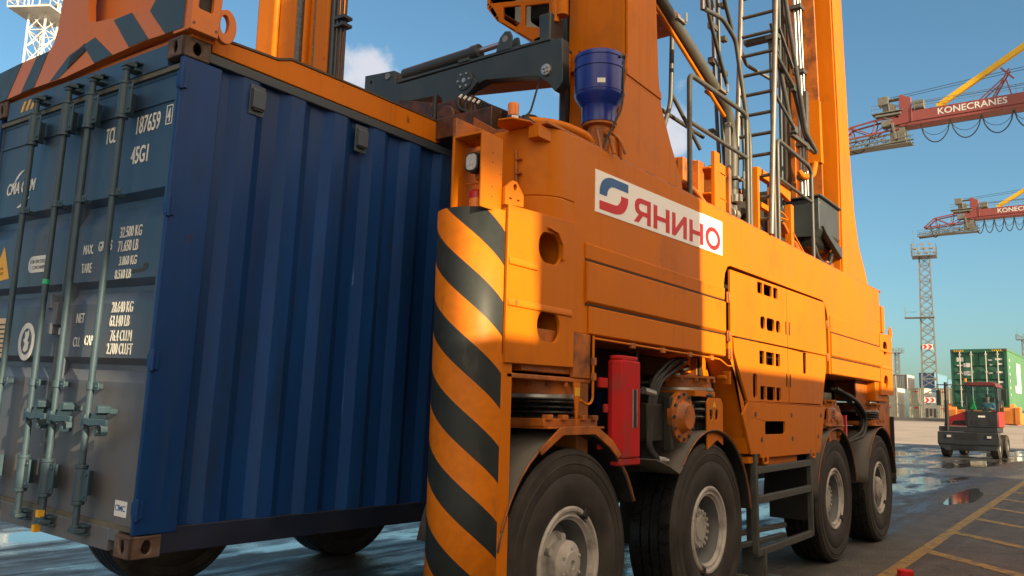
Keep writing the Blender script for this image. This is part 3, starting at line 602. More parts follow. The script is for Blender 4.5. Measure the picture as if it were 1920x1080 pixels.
b = MB(); b.box(9.98, 10.0, 3.05, 3.55, .55, 1.35); b.box(13.90, 13.915, 3.0, 3.6, .75, 1.75); part(b, 'mud_flap', black)
# saddle brackets that carry the mudguards
for cx in (4.81, 10.83, 13.06):
    b = MB(); o = [(cx-.46, 1.485), (cx-.22, 1.625), (cx+.22, 1.63), (cx+.44, 1.53), (cx+.56, 1.43), (cx+.52, 1.40), (cx+.40, 1.48), (cx+.20, 1.572), (cx-.20, 1.57), (cx-.44, 1.45)]
    if cx < 5: b.prism(o, 2.972, 2.985, 'y')
    b.box(cx-.35, cx+.35, 2.99, 3.60, 1.61, 1.625); b.box(cx-.36, cx+.30, 3.02, 3.58, 1.625, 1.675)
    for x in (-.30, -.12, .12, .26): b.box(cx+x-.04, cx+x+.02, 3.0, 3.05, 1.665, 1.70)
    part(b, 'suspension_saddle', orange_dirty, 0.004)

# --- air bellows
def bellows(cx, cy, z0, z1, r):
    prof = [(r*.9, 0)]; n = 4; h = z1-z0
    for i in range(n):
        for k in range(8): t = (i+k/8)/n; prof.append((r*(.90+.12*math.sin(math.pi*(k/8))**1.0+(.03 if i % 2 else 0)), h*t))
    prof.append((r*.93, h)); m_ = MB(); m_.lathe(prof, (cx, cy, z0), 'z', 40, True); o = part(m_, 'air_bellows', gloss_black, smooth=50)
    m_ = MB(); m_.lathe([(r*1.0, 0), (r*1.04, .01), (r*1.04, .03), (r, .035)], (cx, cy, z1), 'z', 40, True); sub(m_, 'clamp_ring', zinc, o)
    m_ = MB(); m_.lathe([(r*.98, 0), (r*.98, .075), (r*1.1, .08), (r*1.1, .10)], (cx, cy, z1+.035), 'z', 40, True)
    for i in range(14): a = 2*math.pi*i/14; m_.cyl((cx+r*1.06*math.cos(a), cy+r*1.06*math.sin(a), z1+.085), (cx+r*1.06*math.cos(a), cy+r*1.06*math.sin(a), z1+.115), .016, n=6)
    sub(m_, 'flange', orange_dirty, o)
for cx in (4.76, 7.06, 10.83, 13.06): bellows(cx, 3.30, 1.665, 1.80 if cx != 7.06 else 1.92, .27)
# underbody frame, axles, pipes
b = MB(); b.box(5.27, 7.9, 3.55, 3.72, 1.9, 2.24); b.box(6.20, 6.6, 3.25, 3.70, 1.25, 1.75); b.box(10.2, 12.6, 3.5, 3.72, 1.7, 2.24); b.box(4.4, 5.2, 3.42, 3.70, .6, 1.6); b.box(6.65, 7.45, 3.42, 3.70, .6, 1.6); b.box(10.45, 11.2, 3.42, 3.70, .6, 1.6); b.box(12.7, 13.4, 3.42, 3.70, .6, 1.6)
part(b, 'axle_frame', dark_in, 0.01)
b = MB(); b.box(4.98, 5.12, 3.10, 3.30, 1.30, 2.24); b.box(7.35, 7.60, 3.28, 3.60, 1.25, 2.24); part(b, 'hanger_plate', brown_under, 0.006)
b = MB(); b.tube([(4.97, 2.975, 2.24), (4.97, 2.975, 1.80), (4.90, 2.97, 1.765), (4.80, 2.97, 1.80)], .009, 8, .05); b.tube([(4.99, 2.99, 2.225), (7.2, 2.99, 2.215), (7.35, 2.98, 2.16), (7.47, 2.98, 2.17)], .009, 8, .05); part(b, 'brake_pipe', orange, smooth=60)
b = MB()
for x in (5.55, 6.05, 6.55, 7.0): b.box(x-.03, x+.03, 2.975, 3.0, 2.195, 2.235)
for z in (2.06, 1.955): b.box(4.955, 5.0, 2.965, 2.985, z-.02, z+.03)
part(b, 'pipe_clip', orange_dirty, 0.002)
b = MB(); b.prism([(4.73, 1.915), (4.81, 1.915), (4.77, 1.62)], 2.975, 2.985, 'y'); ptr = part(b, 'height_pointer', orange)
b = MB(); b.box(4.738, 4.802, 2.973, 2.975, 1.825, 1.88); sub(b, 'warning_sticker', yellow_m, ptr)
# red upright fire-suppression cover
b = MB(); b.prism([(5.33, 3.03), (5.38, 2.97), (5.64, 2.97), (5.69, 3.01), (5.69, 3.07), (5.33, 3.07)], 1.40, 2.10, 'z', ); b.prism([(5.34, 3.035), (5.39, 2.985), (5.63, 2.985), (5.68, 3.015), (5.68, 3.065), (5.34, 3.065)], 2.10, 2.135, 'z'); b.box(5.36, 5.67, 2.978, 3.065, 1.345, 1.40)
red = part(b, 'red_cover', red_m, 0.012)
b = MB(); b.box(5.53, 5.58, 2.966, 2.9695, 1.62, 1.89); sub(b, 'sight_slot', dark_in, red)
b = MB(); b.box(5.522, 5.53, 2.962, 2.9695, 1.615, 1.895); b.box(5.58, 5.588, 2.962, 2.9695, 1.615, 1.895); sub(b, 'slot_trim', zinc, red)
b = MB()
for z in (1.93, 1.50): b.box(5.17, 5.29, 3.04, 3.06, z-.035, z+.035)
b.box(5.24, 5.29, 3.035, 3.055, 1.72, 1.78); sub(b, 'bracket', red_m, red, 0.004)
# wheel motor and gearbox between the axles
b = MB(); mc = (6.52, 1.70); b.prism([(mc[0]+.25*math.cos(R(a))*(.85), mc[1]+.215*math.sin(R(a))) for a in range(15, 375, 30)], 3.03, 3.08, 'y'); b.lathe([(.001, -.06), (.10, -.06), (.105, -.055), (.13, -.01), (.135, 0)], (mc[0], 3.03, mc[1]), 'y', 28)
mot = part(b, 'wheel_motor', orange_dirty, 0.004)
b = MB()
for i in range(12): a = 2*math.pi*i/12; b.cyl((mc[0]+.19*math.cos(a), 3.03, mc[1]+.185*math.sin(a)), (mc[0]+.19*math.cos(a), 3.012, mc[1]+.185*math.sin(a)), .014, n=6)
sub(b, 'bolt', steel_dark, mot)
b = MB(); b.cyl((mc[0], 3.08, mc[1]), (mc[0], 3.45, mc[1]), .20, n=28); b.box(6.05, 6.42, 3.12, 3.5, 1.50, 1.80); b.box(6.32, 6.40, 3.05, 3.12, 1.42, 1.86); sub(b, 'gear_housing', dark_in, mot, 0.01)
b = MB(); b.prism([(6.98, 1.42), (6.98, 1.83), (7.02, 1.87), (7.28, 1.87), (7.33, 1.82), (7.33, 1.45), (7.2, 1.50)], 3.02, 3.035, 'y', [ellipse(7.07, 1.72, .035, .05, 16), ellipse(7.19, 1.72, .035, .05, 16)]); b.box(6.75, 7.18, 3.03, 3.40, 1.875, 1.925)
jb = part(b, 'junction_plate', orange, 0.004)
b = MB(); b.prism([(7.10, 1.785), (7.17, 1.785), (7.135, 1.845)], 3.017, 3.0195, 'y'); sub(b, 'warning_sticker', yellow_m, jb)
b = MB(); b.box(6.95, 7.36, 3.10, 3.4, 1.40, 1.86); part(b, 'cable_box', dark_in)
b = MB()
for dx, dz in ((0, 0), (.06, .05), (-.05, .04), (.1, -.02)): b.tube([(6.85+dx, 3.2, 2.2), (6.55+dx, 3.16, 2.12+dz), (6.20+dx, 3.14, 1.98), (6.12+dx*.5, 3.14, 1.7), (6.06+dx*.3, 3.12, 1.45), (6.18+dx*.3, 3.10, 1.36)], .020, 8, .12)
b.tube([(5.9, 3.14, 2.2), (5.95, 3.14, 1.9), (5.88, 3.14, 1.5)], .014, 8, .1); b.tube([(5.9, 3.4, 1.95), (6.9, 3.35, 2.0), (7.2, 3.3, 2.15)], .022, 8, .1)
hz_o = part(b, 'hydraulic_hose', black, smooth=60)
b = MB(); b.cyl((6.19, 3.10, 1.36), (6.27, 3.08, 1.35), .028, n=10); b.cyl((6.27, 3.08, 1.35), (6.33, 3.08, 1.35), .016, n=8); b.cyl((6.02, 3.14, 1.90), (6.2, 3.14, 1.88), .03, n=10); sub(b, 'hose_fitting', zinc, hz_o)
b = MB(); b.cyl((7.36, 3.0, 2.06), (7.36, 3.08, 2.06), .022, n=12); b.box(7.425, 7.455, 2.99, 3.06, 2.0, 2.12); part(b, 'sensor', orange, 0.004)
# rear wheel bay details
b = MB(); b.box(10.62, 10.93, 3.03, 3.06, 1.36, 1.83); b.lathe([(.001, -.05), (.12, -.05), (.15, -.03), (.17, .0)], (11.08, 3.06, 1.64), 'y', 24); b.prism([(11.08+.24*math.cos(R(a)), 1.64+.24*math.sin(R(a))) for a in range(0, 360, 24)], 3.06, 3.12, 'y'); m2_ = part(b, 'wheel_motor', orange_dirty, 0.005)
b = MB()
for dy, dz in ((0, 0), (.03, .05), (.06, -.04)): b.tube([(11.6, 3.2+dy, 2.1), (12.1, 3.05+dy, 1.93+dz), (12.45, 3.04+dy, 1.72), (12.3, 3.04+dy, 1.48+dz), (11.7, 3.1+dy, 1.40)], .026, 8, .25)
part(b, 'hydraulic_hose', black, smooth=60)
b = MB(); b.prism([(12.35, 2.24), (13.10, 2.24), (13.10, 1.82), (12.80, 1.82), (12.35, 1.95)], 3.14, 3.16, 'y'); part(b, 'brace_plate', orange_dirty, 0.003)
b = MB(); b.prism([(13.22, 2.058), (13.87, 2.058), (13.87, 1.20), (13.80, 1.20), (13.66, 1.42), (13.40, 1.60), (13.22, 1.64)], 3.05, 3.08, 'y'); part(b, 'suspension_plate', orange_dirty, 0.004)
b = MB(); b.box(11.45, 11.50, 3.05, 3.10, 1.45, 1.75); part(b, 'reflector', red_lens)

# --- access steps under the engine compartment
b = MB()
for x, y in ((8.03, 3.0), (8.25, 3.14), (9.72, 3.0)): b.bar((x, y, 1.36), (x+.03, y, .42 if y < 3.1 else .30), .055, .055)
for z in (1.20, .92, .43): b.bar((8.05, 3.0, z), (9.72, 3.0, z+.015), .05, .07)
b.bar((7.7, 3.18, .60), (9.4, 3.18, .55), .05, .05); b.bar((7.75, 3.12, .50), (9.2, 3.12, .47), .06, .05)
st = part(b, 'access_step', rail_grey, 0.006)
b = MB(); b.box(7.60, 8.55, 2.93, 3.25, .15, .17); b.prism([(2.93, .15), (2.93, .17), (2.90, .17), (2.92, .0)], 7.6, 8.5, 'x'); b.box(8.52, 8.56, 2.90, 3.1, .02, .16); b.box(7.60, 7.63, 2.92, 3.22, .17, .30); b.box(8.2, 8.24, 2.96, 3.2, .17, .45); sub(b, 'foot_plate', rail_grey, st, 0.003)
b = MB(); b.box(8.562, 8.57, 2.92, 3.08, .04, .14); sub(b, 'reflector', amber, st)
b = MB(); b.box(7.9, 8.15, 3.0, 3.2, 1.27, 1.33); b.box(8.5, 9.4, 3.03, 3.25, 1.18, 1.31); b.tube([(8.20, 2.97, 1.33), (8.20, 2.97, 1.26), (8.32, 2.97, 1.26), (8.32, 2.97, 1.33)], .012, 8, .03); b.tube([(9.72, 2.97, 1.33), (9.72, 2.97, 1.27), (9.84, 2.97, 1.27), (9.84, 2.97, 1.33)], .012, 8, .03); part(b, 'tie_down_eye', orange, 0.004)

# --- front column (near)
b = MB(); outl = [(5.24, 3.62), (5.29, 3.75), (5.39, 3.98), (5.50, 4.28), (5.535, 4.52), (5.52, 5.2), (5.47, 9.5), (5.98, 9.5), (6.01, 5.15), (6.06, 4.5), (6.11, 4.25), (6.29, 3.97), (6.50, 3.70), (6.52, 3.62)]
b.prism(outl, 3.03, 3.052, 'y'); b.prism([(5.54, 3.62), (5.56, 4.4), (5.54, 9.5), (5.96, 9.5), (6.0, 5.15), (6.05, 3.62)], 3.053, 3.58, 'y'); b.prism([(5.50, 4.32), (6.10, 4.30), (6.09, 4.36), (5.51, 4.38)], 3.02, 3.0295, 'y')
b.box(5.515, 5.545, 3.056, 3.57, 4.45, 9.5)
colf = part(b, 'column', orange, 0.008)
b = MB(); b.box(5.50, 5.56, 3.585, 3.63, 3.7, 9.5); b.box(5.54, 5.8, 3.63, 3.66, 3.62, 9.5); sub(b, 'guide_rail', steel_dark, colf, 0.004)
b = MB(); b.cyl((5.62, 3.70, 3.62), (5.62, 3.70, 5.0), .02, n=10); b.box(5.45, 5.9, 3.50, 3.75, 3.62, 3.95); sub(b, 'column_foot', orange_dirty, colf, 0.006)
b = MB(); b.prism([(3.555, 4.86), (3.665, 4.86), (3.665, 4.70), (3.62, 4.50), (3.58, 4.46), (3.56, 4.52)], 5.22, 5.42, 'x'); part(b, 'limit_switch_box', steel_dark, 0.01)
b = MB(); b.tube([(5.3, 3.56, 4.8), (5.28, 3.585, 9.4)], .03, 10); b.tube([(5.32, 3.51, 4.85), (5.30, 3.53, 9.4)], .05, 12); part(b, 'vertical_pipe', orange, smooth=60)
# blue hydraulic tank standing in front of the column
b = MB(); b.lathe([(.001, .52), (.165, .52), (.188, .505), (.192, .49), (.192, .475), (.187, .47), (.187, .20), (.180, .175), (.140, .115), (.132, .10), (.132, -.02), (.001, -.02)], (5.27, 3.13, 3.88), 'z', 40)
tank = part(b, 'filter_tank', blue_tank, smooth=30)
b = MB(); b.lathe([(.189, 0), (.193, .004), (.193, .022), (.189, .026)], (5.27, 3.13, 4.27), 'z', 40); b.lathe([(.189, 0), (.191, .004), (.191, .012), (.189, .014)], (5.27, 3.13, 4.085), 'z', 40); sub(b, 'band', blue_tank, tank)
b = MB(); b.box(-.03, .03, -.1895, -.188, 0, .035, Matrix.Translation((5.27, 3.13, 4.12)) @ Matrix.Rotation(R(-55), 4, 'Z')); sub(b, 'data_plate', white_m, tank)
b = MB(); b.tube([(5.30, 2.945, 4.33), (5.29, 2.935, 4.1), (5.28, 2.94, 3.95), (5.22, 2.99, 3.80), (5.15, 3.02, 3.64)], .008, 8, .08); b.tube([(5.36, 2.98, 4.35), (5.30, 2.93, 4.38), (5.24, 2.94, 4.34)], .010, 8, .05); sub(b, 'cable', black, tank)
b = MB(); b.lathe([(.09, 0), (.085, .21), (.125, .22), (.125, .24)], (5.27, 3.13, 3.62), 'z', 24, True)
for k, (aa, rr) in enumerate(((205, .17), (245, .14), (262, .20), (310, .16))): a = R(aa); b.tube([(5.27+.08*math.cos(a), 3.13+.08*math.sin(a), 3.80-.03*(k % 2)), (5.27+rr*math.cos(a), 3.13+rr*math.sin(a), 3.77-.03*(k % 3)), (5.27+(rr+.02)*math.cos(a+.2), 3.13+(rr+.02)*math.sin(a+.2), 3.60)], .012+.004*(k % 2), 8, .05)
part(b, 'pipe_manifold', orange_dirty, smooth=50)
# clutter at the front end of the deck
b = MB(); b.tube([(4.52, 3.30, 3.70), (4.80, 3.16, 3.725), (5.05, 3.10, 3.70), (5.15, 3.10, 3.62)], .038, 12, .12); b.tube([(4.55, 3.36, 3.66), (4.9, 3.26, 3.655), (5.2, 3.25, 3.65)], .025, 10, .1); part(b, 'handrail_pipe', orange, smooth=60)
b = MB(); b.lathe([(.30, 0), (.30, .03), (.26, .035)], (4.72, 3.33, 3.60), 'z', 36, True); b.box(4.45, 5.2, 3.2, 3.7, 3.60, 3.64); part(b, 'deck_grime_plate', dark_in)
b = MB(); b.prism([(4.22, 3.16), (4.34, 3.10), (4.52, 3.12), (4.52, 3.30), (4.30, 3.34), (4.20, 3.26)], 3.60, 3.612, 'z'); b.prism([(4.36, 3.045), (4.56, 3.045), (4.60, 3.10), (4.60, 3.13), (4.36, 3.13)], 3.50, 3.585, 'z'); part(b, 'beacon_bracket', orange, 0.004)
b = MB(); b.lathe([(.042, 0), (.042, .04), (.037, .045)], (4.31, 3.22, 3.612), 'z', 20, True); bea = part(b, 'beacon', steel_dark)
b = MB(); b.lathe([(.036, 0), (.038, .075), (.034, .085), (.001, .09)], (4.31, 3.22, 3.657), 'z', 20); sub(b, 'lens', amber, bea)
b = MB(); b.box(-.02, .025, -.0445, -.043, 0, .03, Matrix.Translation((4.31, 3.22, 3.617)) @ Matrix.Rotation(R(-40), 4, 'Z')); sub(b, 'sticker', white_m, bea)
b = MB(); b.lathe([(.075, 0), (.08, .03), (.04, .065), (.025, .07), (.025, .09)], (4.52, 3.27, 3.64), 'z', 20, True); b.tube([(4.52, 3.27, 3.72), (4.62, 3.30, 3.80), (4.95, 3.5, 4.05), (5.2, 3.62, 4.35)], .008, 6, .2); b.tube([(4.53, 3.27, 3.74), (4.62, 3.24, 3.75), (4.72, 3.23, 3.66)], .009, 6, .06); part(b, 'antenna', black, smooth=50)
# inner corner plate, cable tray and holes seen behind the lamp bracket
b = MB(); b.prism([(3.30, 3.62), (3.30, 2.5), (3.74, 2.5), (3.74, 3.55), (3.58, 3.64)], 4.41, 4.44, 'x', [ellipse(3.45, 3.25, .05, .11, 16)]); b.box(3.97, 4.42, 3.42, 3.45, 2.95, 3.58); part(b, 'end_plate', orange_dirty, 0.004)
b = MB(); b.tube([(4.395, 3.25, 3.45), (4.385, 3.235, 3.2), (4.385, 3.225, 3.0)], .012, 8); 
for z in (3.38, 3.28, 3.16, 3.05): b.box(4.375, 4.40, 3.20, 3.25, z-.005, z+.005)
part(b, 'conduit', orange_dirty, smooth=50)

# --- slate-grey hoist arm with its hydraulic cylinder
X0, X1 = 5.14, 5.24
b = MB(); b.prism([(5.56, 4.735), (5.18, 4.705), (5.16, 4.575), (5.05, 4.565), (3.66, 4.575), (3.50, 4.572), (3.392, 4.568), (3.376, 4.22), (3.40, 4.18), (3.45, 4.15), (3.54, 4.26), (3.62, 4.31), (4.14, 4.39), (4.32, 4.34), (4.42, 4.21), (4.595, 4.235), (4.60, 4.32), (4.64, 4.36), (5.08, 4.385), (5.56, 4.42)], X0, X1, 'x', [ellipse(5.48, 4.655, .014, .018, 12)])
b.box(X0-.01, X1+.22, 3.50, 5.14, 4.575, 4.60); arm = part(b, 'hoist_arm', steel_dark, 0.006)
b = MB(); b.box(X1+.003, X1+.20, 3.50, 5.4, 4.42, 4.574); b.prism([(4.5, 4.42), (3.50, 4.30), (3.50, 4.42)], X1+.003, X1+.20, 'x'); sub(b, 'inner_beam', orange, arm, 0.006)
b = MB(); b.tube([(5.19, 5.10, 4.660), (5.19, 4.26, 4.680)], .054, 20); b.cyl((5.19, 4.32, 4.678), (5.19, 4.24, 4.681), .062, n=20); b.box(5.12, 5.26, 4.30, 4.42, 4.59, 4.62); cyl_ = sub(b, 'hydraulic_cylinder', steel_dark, arm, 0.004)
b = MB(); b.cyl((5.19, 4.24, 4.681), (5.19, 3.96, 4.690), .026, n=16); b.build('piston_rod', chrome, None); 
pr_ = bpy.data.objects['piston_rod']; pr_.parent = arm
b = MB(); b.prism([(4.03, 4.585), (3.99, 4.71), (3.94, 4.755), (3.89, 4.745), (3.87, 4.70), (3.87, 4.585)], 5.13, 5.15, 'x'); b.prism([(4.0, 4.585), (3.92, 4.73), (3.88, 4.73), (3.84, 4.585)], 5.23, 5.25, 'x'); sub(b, 'clevis', steel_dark, arm, 0.003)
b = MB()
for y, z, r in ((3.935, 4.69, .028), (5.26, 4.665, .030)): b.cyl((5.128, y, z), (5.14, y, z), r, n=20)
sub(b, 'pin', galv, arm)
b = MB(); b.cyl((5.11, 4.34, 4.42), (5.14, 4.34, 4.42), .085, n=28); b.prism([(4.26, 4.44), (4.20, 4.38), (4.39, 4.215), (4.43, 4.24), (4.43, 4.40)], 5.118, 5.14, 'x'); piv = sub(b, 'pivot', steel_dark, arm, 0.003)
b = MB()
for i in range(6): a = 2*math.pi*i/6; b.cyl((5.10, 4.34+.06*math.cos(a), 4.42+.06*math.sin(a)), (5.11, 4.34+.06*math.cos(a), 4.42+.06*math.sin(a)), .010, n=8)
b.cyl((5.105, 4.34, 4.42), (5.11, 4.34, 4.42), .02, n=12); piv_b = b.build('bolt', zinc, arm)
b = MB(); b.cyl((5.12, 3.525, 4.335), (5.14, 3.525, 4.335), .045, n=20)
for i in range(4): a = 2*math.pi*i/4+.6; b.cyl((5.105, 3.525+.022*math.cos(a), 4.335+.022*math.sin(a)), (5.12, 3.525+.022*math.cos(a), 4.335+.022*math.sin(a)), .012, n=8)
sub(b, 'end_pin', zinc, arm)
# hoist chains and swivel block under the arm
b = MB(); b.box(5.0, 5.5, 4.15, 4.62, 3.95, 4.22); b.prism([(4.6, 4.25), (5.0, 4.36), (5.0, 4.10), (4.55, 3.96)], 5.02, 5.16, 'x'); b.cyl((4.85, 4.30, 4.02), (5.3, 4.30, 4.02), .09, n=20); b.cyl((4.9, 4.52, 4.02), (5.2, 4.52, 4.02), .07, n=20); b.box(4.75, 5.3, 3.75, 4.5, 3.80, 3.97); part(b, 'hoist_block', mat('oily_brown_steel', (0.10, 0.035, 0.012), 0.5, var=0.4, vs=8, dirt=(0.015, 0.012, 0.01), damt=0.9, ds=6, dth=(0.4, 0.6)), 0.008)
b = MB()
for (y, z) in ((4.30, 4.22), (4.22, 4.16), (4.12, 4.12), (4.36, 4.10)): b.tube([(5.0, y, z), (4.95, y-.05, z-.12), (5.0, y-.28, z-.20), (5.1, y-.5, z-.22)], .015, 8, .1)
b.tube([(4.90, 4.46, 4.24), (4.90, 4.46, 3.80)], .022, 10)
for k in range(3): b.tube([(5.0, 4.05, 4.10+.02*k), (4.8, 3.5, 3.80+.02*k), (4.6, 3.32, 3.66+.02*k)], .010, 6)
hh = part(b, 'hoist_hose', black, smooth=50)
b = MB()
for k in range(7): b.cyl((4.92+.02*k, 4.22-.03*k, 4.18-.012*k), (4.94+.02*k, 4.21-.03*k, 4.18-.012*k+.03), .012, n=8)
sub(b, 'fitting', zinc, hh)
b = MB(); b.prism([(3.45, 3.62), (3.90, 3.90), (3.90, 3.72), (3.6, 3.44), (3.45, 3.40)], 4.72, 4.74, 'x'); part(b, 'gusset_plate', orange_dirty, 0.004)

# --- operator cab high behind the front column, seen from below
b = MB(); cx0 = 6.5
under = [(5.24, 5.95), (5.22, 5.88), (5.10, 5.70), (4.62, 5.34), (4.30, 5.40), (4.30, 8.0), (5.24, 8.0)]
# tub with openings in the sloping floor: four frame bars and plates rather than one slab
def quad(p, q, x0, x1, t=.03): return [(p, q, x0, x1, t)]
b.prism([(4.62, 5.34), (4.30, 5.40), (4.30, 5.44), (4.63, 5.38)], cx0, cx0+1.5, 'x')
b.box(cx0+.0, cx0+1.5, 4.28, 4.32, 5.40, 7.6)
def slope(t): return (5.10+(4.62-5.10)*t, 5.70+(5.34-5.70)*t)
def slab(t0, t1, x0, x1):
    (ya, za), (yb, zb) = slope(t0), slope(t1); b.prism([(ya, za), (yb, zb), (yb+.02, zb+.04), (ya+.02, za+.04)], x0, x1, 'x')
slab(0, .12, cx0, cx0+1.5); slab(.55, 1, cx0, cx0+1.5); slab(.12, .55, cx0, cx0+.08); slab(.12, .55, cx0+1.38, cx0+1.5)
ya, za = 5.22, 5.88
def slab2(t0, t1, x0, x1):
    A = (5.22+(5.10-5.22)*t0, 5.88+(5.70-5.88)*t0); B = (5.22+(5.10-5.22)*t1, 5.88+(5.70-5.88)*t1); b.prism([A, B, (B[0]-.03, B[1]+.03), (A[0]-.03, A[1]+.03)], x0, x1, 'x')
slab2(0, .15, cx0, cx0+1.5); slab2(.8, 1, cx0, cx0+1.5); slab2(.15, .8, cx0, cx0+.08); slab2(.15, .8, cx0+.42, cx0+.50); slab2(.15, .8, cx0+.95, cx0+1.03); slab2(.15, .8, cx0+1.42, cx0+1.5)
b.prism([(5.24, 5.88), (5.24, 5.93), (4.30, 5.75), (4.30, 5.40), (4.62, 5.34), (5.10, 5.70)], cx0, cx0+.03, 'x', [[(5.02, 5.83), (5.02, 5.70), (4.85, 5.57), (4.80, 5.60), (4.80, 5.79)], [(4.74, 5.77), (4.74, 5.55), (4.50, 5.47), (4.45, 5.50), (4.45, 5.72)]])
b.box(cx0, cx0+.05, 5.20, 5.24, 5.9, 7.6); b.box(cx0+1.45, cx0+1.5, 5.20, 5.24, 5.9, 7.6); b.box(cx0, cx0+1.5, 4.3, 5.24, 7.55, 7.62)
cabo = part(b, 'operator_cab', orange, 0.006)
b = MB(); b.box(cx0+.02, cx0+1.48, 5.212, 5.222, 5.93, 7.55); b.box(cx0+.008, cx0+.018, 4.45, 5.19, 5.95, 7.5); sub(b, 'window', glass_dark, cabo)
b = MB(); (ya, za), (yb, zb) = slope(.12), slope(.55); b.prism([(ya, za+.01), (yb, zb+.01), (yb, zb+.02), (ya, za+.02)], cx0+.08, cx0+1.38, 'x'); b.prism([(5.20, 5.86), (5.12, 5.74), (5.11, 5.745), (5.19, 5.865)], cx0+.06, cx0+1.44, 'x'); sub(b, 'floor_window', glass_dark, cabo)
b = MB(); b.box(cx0+.3, cx0+.9, 4.5, 4.9, 5.75, 6.5); b.box(cx0+.1, cx0+1.3, 4.36, 4.44, 5.8, 7.2); b.box(cx0+.2, cx0+1.2, 4.62, 4.8, 5.42, 5.45); sub(b, 'seat', dark_in, cabo, 0.03)
b = MB(); b.box(cx0+.1, cx0+1.2, 3.6, 4.30, 5.65, 5.85); b.box(6.0, cx0+.3, 3.56, 3.9, 5.4, 5.9); part(b, 'cab_bracket', orange_dirty, 0.006)

# --- rear column (near)
b = MB(); outl = [(11.46, 3.62), (11.49, 4.6), (11.485, 5.4), (11.32, 7.4), (11.2, 9.5), (11.66, 9.5), (11.76, 7.55), (11.95, 5.5), (12.03, 5.0), (12.115, 4.56), (12.29, 4.13), (12.66, 3.74), (12.74, 3.62)]
b.prism(outl, 3.03, 3.055, 'y'); b.prism([(11.44, 3.62), (11.46, 5.4), (11.30, 7.4), (11.17, 9.5), (11.62, 9.5), (11.9, 5.4), (12.1, 3.62)], 3.056, 3.60, 'y')
colr = part(b, 'column', orange, 0.008)
b = MB(); b.prism([(11.30, 4.6), (11.34, 4.6), (11.32, 5.4), (11.14, 7.4), (11.02, 9.5), (10.98, 9.5), (11.10, 7.4), (11.28, 5.4)], 3.22, 3.60, 'y'); b.box(11.25, 11.46, 3.56, 3.64, 3.7, 9.4); sub(b, 'face_plate', orange_dirty, colr, 0.006)
b = MB(); b.box(11.02, 11.1, 3.62, 3.70, 3.7, 9.4); b.box(11.10, 11.3, 3.62, 3.66, 3.7, 9.4); sub(b, 'guide_rail', dark_in, colr)
b = MB()
for y, r in ((3.45, .022), (3.405, .017), (3.37, .013)): b.tube([(11.15, y, 4.1), (11.13, y, 5.4), (10.98, y, 7.4), (10.86, y, 9.4)], r, 10, .3)
pp_ = part(b, 'hydraulic_pipe', zinc, smooth=60)
b = MB()
for z, x in ((7.25, 10.97), (6.35, 11.04), (5.35, 11.11), (4.9, 11.12)): b.box(x-.05, x+.10, 3.34, 3.50, z-.03, z+.03)
sub(b, 'pipe_clamp', rail_grey, pp_, 0.005)
b = MB(); b.prism([(11.05, 5.05), (11.16, 5.05), (11.10, 5.9), (11.03, 5.9)], 3.16, 3.34, 'y'); b.tube([(11.06, 3.24, 5.06), (11.0, 3.26, 4.86), (10.9, 3.36, 4.84), (10.88, 3.40, 4.92)], .04, 10, .12); part(b, 'cable_duct', orange, 0.005)
b = MB(); b.tube([(10.4, 3.55, 3.7), (10.7, 3.64, 9.0)], .013, 6); b.tube([(10.5, 3.50, 3.7), (10.85, 3.60, 9.0)], .013, 6); part(b, 'hoist_rope', stripe_blue, smooth=60)
# grey coolant housing in front of the rear column
b = MB(); b.prism([(3.06, 4.46), (3.06, 4.05), (3.14, 3.96), (3.46, 3.98), (3.48, 4.44)], 10.55, 11.44, 'x'); b.prism([(3.02, 4.485), (3.50, 4.47), (3.50, 4.45), (3.02, 4.46)], 10.50, 11.45, 'x'); b.prism([(10.62, 4.10), (11.44, 3.94), (11.44, 3.80), (10.75, 4.02)], 3.03, 3.10, 'y')
gb = part(b, 'cooler_housing', steel_dark, 0.008)
b = MB(); b.cyl((10.6, 3.26, 3.98), (11.3, 3.26, 3.98), .14, n=20); b.tube([(10.75, 3.2, 3.90), (10.75, 3.15, 3.70), (11.1, 3.12, 3.66), (11.25, 3.12, 3.85)], .035, 10, .12); sub(b, 'cooler_pipe', gloss_black, gb)
b = MB(); b.tube([(10.60, 3.14, 4.40), (10.58, 3.10, 4.44), (10.58, 3.06, 4.38)], .012, 8, .03); sub(b, 'handle', zinc, gb)
b = MB(); b.box(11.9, 12.5, 3.2, 3.5, 3.622, 3.75); b.box(11.0, 11.3, 3.1, 3.4, 3.622, 3.72); part(b, 'deck_box', orange_dirty, 0.01)

# --- deck equipment between the columns
b = MB(); b.box(7.03, 7.27, 3.30, 3.55, 3.78, 4.10); b.box(7.28, 7.42, 3.22, 3.5, 3.70, 4.12); b.box(6.98, 7.06, 3.24, 3.30, 3.80, 4.08); part(b, 'valve_cabinet', orange_dirty, 0.006)
b = MB()
b.box(7.38, 7.50, 3.10, 3.14, 3.62, 4.22); b.box(7.60, 7.74, 3.14, 3.17, 3.62, 4.16); b.box(7.36, 7.76, 3.14, 3.35, 4.05, 4.07); b.box(7.36, 7.76, 3.14, 3.35, 3.80, 3.815); b.box(7.50, 7.74, 3.36, 3.40, 3.62, 4.2)
part(b, 'equipment_rack', orange, 0.004)
b = MB(); b.box(7.95, 8.72, 3.56, 3.60, 3.62, 4.28); b.box(7.98, 8.02, 3.2, 3.58, 3.62, 4.22); part(b, 'partition_plate', orange_dirty, 0.004)
b = MB()
for x, w in ((8.58, .05), (9.08, .11), (9.66, .09)): b.box(x, x+w, 3.12, 3.20, 3.62, 4.36 if x < 9.5 else 4.18)
